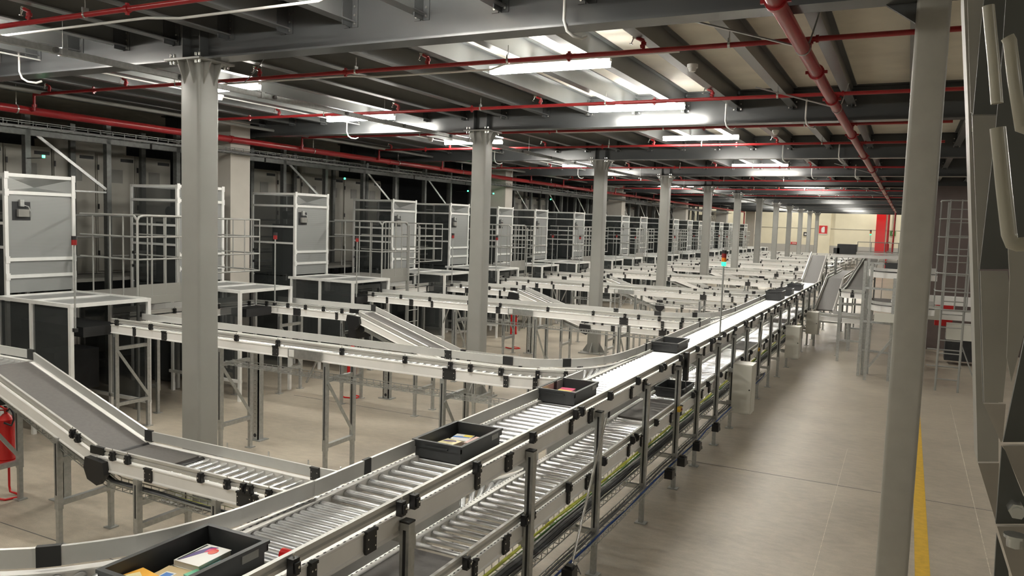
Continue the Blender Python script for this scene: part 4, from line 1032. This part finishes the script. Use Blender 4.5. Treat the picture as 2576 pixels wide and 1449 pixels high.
for k, (x, y, w) in enumerate([(-8.75, 5.1, 'at the left edge under the inclined belt'), (-8.72, 11.1, 'behind the long upper cross conveyor'), (-8.85, 17.8, 'between the second and third columns')]):
    t = thing('fire_extinguisher', 'red fire extinguisher on a red stand ' + w, 'fire extinguisher', (x, y, 0), 'red fire extinguishers')
    mb = MB(); mb.cyl((0, 0, .42), (0, 0, .86), .085, 18); mb.cyl((0, 0, .86), (0, 0, .92), .085, 18, .03); mb.cyl((0, 0, .40), (0, 0, .42), .07, 18, .085)
    part('cylinder', mb, 'exred', t)
    part('valve', MB().cyl((0, 0, .92), (0, 0, .98), .018, 10).bar((0, 0, .97), (-.07, -.05, 1.02), .02, .012).bar((0, 0, .96), (-.06, -.05, .96), .02, .01), 'exred', t)
    part('hose', MB().tube([(.02, 0, .95), (.08, 0, .99), (.13, 0, .95), (.14, 0, .87), (.10, 0, .80), (.06, -.06, .84)], .011, 8), 'black', t)
    part('stand', MB().tube([(-.16, -.10, .012), (-.02, -.16, .012), (.16, -.12, .012), (.2, .0, .012), (.14, .05, .012), (.0, .03, .03), (0, .02, .10), (0, .02, .42)], .013, 8).cyl((0, 0, .36), (0, 0, .41), .09, 14), 'exred', t)

# trays under the cross lines
for k in range(-1, 3):
    w = [('cable', 'ygreen', .01, .0, .012), ('cable', 'gcab', .012, .04, .012)] if k < 0 else None
    if k >= 0: mesh_tray('cable_tray', [(-7.9, YU0 + 6 * k - .12, 1.22), (-3.4, YU0 + 6 * k - .12, 1.22)], .12, .05, 'wire tray slung under the upper cross conveyor, %s from the camera' % ORD[k + 1], 'cable tray', .1, w, .004)
mesh_tray('cable_tray', [(-7.8, 4.62, 1.26), (-6.3, 4.62, .70), (-3.6, 4.62, .68)], .14, .05, 'wire tray with a yellow green cable under the nearest inclined belt', 'cable tray', .1, [('cable', 'ygreen', .012, .02, .02), ('cable', 'gcab', .014, -.02, .02), ('cable', 'dark', .01, .0, .035)], .0035)

# ---------------------------------------------------------------- far wall fittings
solo('wall_panel', MB().box(-2.6, -1.85, 75.8, 75.96, 1.2, 8.0), 'redsign', 'tall bright red painted pillar strip on the far wall', 'red pillar')
for k, x in enumerate((-1.62,)):
    t = thing('riser_pipe', 'red vertical riser pipe beside the red pillar on the far wall', 'pipe', (x, 75.5, 0))
    part('pipe', MB().cyl((0, 0, 0), (0, 0, 7.5), .09, 12), 'red', t); part('valve', MB().cyl((0, 0, 1.7), (0, 0, 2.4), .16, 12), 'red', t)
t = thing('fire_hose_sign', 'red square fire hose sign with a white emblem on the far wall', 'sign', (-6.9, 75.72, 3.1))
part('plate', MB().box(-.35, .35, 0, .02, 0, .72), 'redsign', t)
part('emblem', MB().prism([(-.12 + .0, .1), (.12, .1), (.14, .3), (.12, .62), (-.02, .62), (-.14, .5), (-.16, .3)], 'y', -.01, 0), 'white', t)
part('caption_strip', MB().box(-.33, .33, -.004, 0, -.06, -.0), 'white', t)
t = thing('direction_sign', 'small dark square sign with a white arrow on the far wall', 'sign', (-8.4, 75.93, 2.85))
part('plate', MB().box(-.17, .17, 0, .02, 0, .34), 'dark', t); part('arrow', MB().prism([(-.1, .15), (.0, .26), (.0, .2), (.12, .2), (.12, .1), (.0, .1), (.0, .04)], 'y', -.01, 0), 'white', t)
t = thing('notice_sign', 'low red and white notice strip on the far wall', 'sign', (-9.5, 75.93, 2.05)); part('plate', MB().box(-.45, .45, 0, .02, 0, .2), 'redsign', t); part('lettering', MB().box(-.4, -.1, -.01, 0, .07, .13).box(0, .35, -.01, 0, .07, .13), 'white', t)
t = thing('exit_sign', 'green exit sign beside the red riser on the far wall', 'sign', (-1.25, 75.93, 3.1)); part('plate', MB().box(-.22, .22, 0, .03, 0, .42), 'green', t); part('running_figure', MB().prism([(-.12, .1), (-.02, .2), (-.06, .34), (.06, .34), (.1, .2), (.12, .08), (.02, .16)], 'y', -.01, 0), 'white', t)
t = thing('extinguisher_sign', 'small red sign on the cream wall behind the farthest towers', 'sign', (-16.5, 75.93, 3.9)); part('plate', MB().box(-.4, .4, 0, .02, 0, .3), 'redsign', t); part('pictogram', MB().box(-.2, -.05, -.01, 0, .05, .25).box(.05, .2, -.01, 0, .05, .25), 'white', t)

# ---------------------------------------------------------------- right hand: ladder cage and stack frame
t = thing('caged_ladder', 'tall grey caged access ladder just right of the right foreground column', 'ladder', (.75, 18.4, 0))
part('stile', MB().cyl((-.05, 0, 0), (-.05, 0, 3.9), .022, 8), 'rail', t); part('stile', MB().cyl((.36, 0, 0), (.36, 0, 3.9), .022, 8), 'rail', t)
mb = MB()
for i in range(14): mb.cyl((-.05, 0, .25 + .27 * i), (.36, 0, .25 + .27 * i), .012, 6)
part('rung', mb, 'rail', t)['kind'] = 'stuff'
mb = MB()
for i in range(7):
    z = 1.75 + .36 * i
    mb.tube([(-.2, -.05, z), (-.2, -.5, z), (-.05, -.65, z), (.36, -.65, z), (.5, -.5, z), (.5, -.05, z)], .016, 6)
for x, y in ((-.2, -.3), (-.05, -.65), (.15, -.65), (.36, -.65), (.5, -.3)): mb.cyl((x, y, 1.75), (x, y, 3.93), .014, 6)
part('hoop_cage', mb, 'rail', t)
part('strut', MB().cyl((.36, 0, 1.0), (.75, .1, .0), .014, 6).cyl((-.25, .1, .5), (.4, .1, .5), .014, 6).cyl((-.25, .1, .85), (.4, .1, .85), .014, 6), 'rail', t)
t = thing('support_gantry', 'grey posts carrying the curved conveyor stack beside the aisle end', 'frame')
mb = MB()
for x, y in ((-.82, 19.2), (.45, 18.8), (-.82, 21), (.45, 20.6), (-.66, 18.75)): mb.box(x - .03, x + .03, y - .03, y + .03, 0, 2.6)
part('post', mb, 'galv', t)
for a_, b_ in (((-.82, 19.2, .6), (.45, 18.8, .6)), ((-.82, 19.2, 1.25), (.45, 18.8, 1.25)), ((-.6, 18.75, .3), (.0, 18.8, 1.2)), ((-.82, 21, 2.5), (.45, 20.6, 2.5)), ((-.82, 19.2, 2.0), (.45, 18.8, 2.0))): part('cross_bar', MB().bar(a_, b_, .04, .045), 'galv', t)
solo('cable_bundle', MB().tube([(-.15, 18.75, 1.35), (-.15, 18.72, .95), (-.1, 18.7, .88), (.2, 18.7, .82)], .018, 6), 'ygreen', 'yellow cable bundle hanging from the conveyor stack', 'cable')
solo('junction_box', MB().box(-.55, -.15, 18.6, 18.72, 1.32, 1.5), 'box', 'pale junction box below the conveyor stack', 'junction box')
for k, (x0, x1, y, z0, z1, m) in enumerate([(.35, 2.2, 21.5, 1.55, 1.75, 'frame'), (.35, 2.2, 21.5, 1.2, 1.4, 'frame'), (.9, 1.6, 20, .9, 1.25, 'box'), (.4, .75, 20.2, 1.3, 1.6, 'box')]):
    solo('machine_unit', MB().box(x0, x1, y, y + .4, z0, z1), m, ['white conveyor side behind the caged ladder, upper one', 'white conveyor side behind the caged ladder, lower one', 'pale control box low behind the caged ladder', 'small pale box left behind the caged ladder'][k], 'machine part')
solo('partition', MB().box(.2, 7, 25.0, 25.15, 0, 4.6), 'brown', 'dark brown partition behind the caged ladder', 'partition')
solo('red_cabinet', MB().box(.75, 1.15, 23.0, 23.4, .9, 1.55), 'redsign', 'red cabinet seen low through the ladder cage', 'cabinet')
solo('red_cabinet', MB().box(1.75, 2.1, 23.6, 24.0, .9, 1.7), 'redsign', 'red cabinet at the right of the partition', 'cabinet')
solo('drive_box', MB().box(1.0, 1.9, 22.4, 22.9, .1, .75), 'dark', 'black drive box on the floor behind the caged ladder', 'machine')
t = thing('railing', 'distant grey guard railing before the far red pillar', 'railing')
mb = MB()
for z in (1.9, 2.35, 2.8): mb.cyl((-2.2, 42, z), (.2, 42, z), .02, 6); mb.cyl((-.9, 42, z), (-.9, 48, z), .02, 6)
for x in (-2.2, -1.6, -1.0, -.4, .2): mb.cyl((x, 42, 0), (x, 42, 2.8), .02, 6)
part('rail', mb, 'rail', t)

# ---------------------------------------------------------------- right foreground steel stair frame
t = thing('steel_stair_frame', 'tan grey bolted steel frame cropped by the right edge of the view', 'steel frame')
part('post_flange', MB().prism([(0.09, 3.934), (0.105, 3.933), (0.134, 3.557), (0.184, 3.106), (0.224, 2.729), (0.26, 2.734), (0.273, 2.56), (0.222, 2.552), (0.176, 3.055), (0.128, 3.557), (0.095, 3.868)], 'y', 2.600, 2.740), 'stair', t)
part('weld_edge', MB().prism([(0.135, 3.549), (0.139, 3.549), (0.186, 3.111), (0.224, 2.734), (0.22, 2.734), (0.182, 3.111)], 'y', 2.570, 2.580), 'rail', t)
part('stringer_plate', MB().prism([(0.097, 3.928), (0.145, 3.923), (0.141, 3.811), (0.139, 3.55), (0.133, 3.55)], 'y', 2.580, 2.592), 'stair', t)
part('side_plate', MB().prism([(0.142, 3.906), (0.267, 3.892), (0.294, 3.532), (0.136, 3.537), (0.138, 3.797)], 'y', 2.520, 2.532), 'stairshade', t)
part('stringer_plate', MB().prism([(0.133, 3.532), (0.292, 3.527), (0.295, 3.485), (0.191, 3.488), (0.181, 3.114), (0.177, 3.114)], 'y', 2.500, 2.512), 'stair', t)
part('side_plate', MB().prism([(0.181, 3.867), (0.216, 3.863), (0.281, 3.504), (0.309, 3.125), (0.173, 3.117), (0.183, 3.479), (0.184, 3.648)], 'y', 2.400, 2.412), 'stairshade', t)
part('stringer_plate', MB().prism([(0.172, 3.114), (0.232, 3.117), (0.246, 3.038), (0.248, 2.956), (0.246, 2.778), (0.205, 2.772)], 'y', 2.360, 2.372), 'stair', t)
part('side_plate', MB().prism([(0.22, 3.2), (0.29, 3.203), (0.308, 2.969), (0.272, 2.965), (0.254, 2.843), (0.24, 2.902), (0.232, 3.102)], 'y', 2.300, 2.312), 'stair', t)
part('tread', MB().prism([(0.181, 2.816), (0.225, 2.821), (0.225, 2.739), (0.222, 2.73)], 'y', 2.100, 2.112), 'stairlit', t)
part('side_plate', MB().prism([(0.207, 3.064), (0.225, 3.065), (0.242, 2.831), (0.183, 2.821)], 'y', 1.700, 1.712), 'stairshade', t)
part('tread', MB().prism([(0.181, 2.818), (0.24, 2.828), (0.252, 2.668), (0.22, 2.733)], 'y', 1.680, 1.692), 'stairlit', t)
part('side_plate', MB().prism([(0.173, 2.83), (0.179, 2.823), (0.212, 2.746), (0.243, 2.684), (0.242, 2.703), (0.174, 2.689)], 'y', 1.620, 1.632), 'stairshade', t)
part('tread', MB().prism([(0.15, 2.762), (0.185, 2.768), (0.187, 2.654)], 'y', 1.750, 1.762), 'stairlit', t)
part('tread', MB().prism([(0.174, 2.691), (0.239, 2.704), (0.247, 2.595), (0.21, 2.586)], 'y', 1.600, 1.612), 'stairlit', t)
part('side_plate', MB().prism([(0.177, 2.67), (0.199, 2.607), (0.204, 2.576), (0.179, 2.57)], 'y', 1.620, 1.632), 'stairshade', t)
part('bolt', MB().cyl((.201, 1.59, 2.726), (.201, 1.62, 2.726), .014, 6).cyl((.201, 1.585, 2.726), (.201, 1.59, 2.726), .009, 8), 'chrome', t)
part('bolt', MB().cyl((.197, 1.56, 2.674), (.197, 1.56, 2.69), .014, 6).cyl((.197, 1.56, 2.69), (.197, 1.56, 2.695), .018, 12), 'chrome', t)
t2 = thing('handrail_post', 'light grey tubular handrail cropped by the right edge, bent at its foot', 'handrail')
part('tube', MB().tube([(0.132, 2.2, 3.747), (0.153, 2.2, 3.612), (0.166, 2.2, 3.518)], 0.0130, 12), 'railtan', t2)
part('tube', MB().tube([(0.152, 1.9, 3.607), (0.157, 1.9, 3.598), (0.17, 1.9, 3.522), (0.188, 1.9, 3.426), (0.203, 1.9, 3.421)], 0.0125, 12), 'railtan', t2)
part('tube', MB().tube([(0.117, 1.5, 3.378), (0.119, 1.5, 3.366), (0.132, 1.5, 3.283), (0.145, 1.5, 3.207), (0.15, 1.5, 3.193), (0.158, 1.5, 3.191), (0.19, 1.5, 3.194)], 0.0115, 12), 'railtan', t2)

# ---------------------------------------------------------------- world and view
w = bpy.data.worlds.new('world'); SC.world = w; w.use_nodes = True
w.node_tree.nodes['Background'].inputs[0].default_value = (.8, .85, 1, 1); w.node_tree.nodes['Background'].inputs[1].default_value = .02
SC.view_settings.view_transform = 'Standard'; SC.view_settings.look = 'None'; SC.view_settings.gamma = 1; SC.view_settings.use_curve_mapping = False
SC.view_settings.exposure = 1.8
SC.cycles.use_denoising = True
SC.cycles.max_bounces = 7; SC.cycles.diffuse_bounces = 4; SC.cycles.glossy_bounces = 3; SC.cycles.transparent_max_bounces = 12
SC.cycles.sample_clamp_indirect = 4
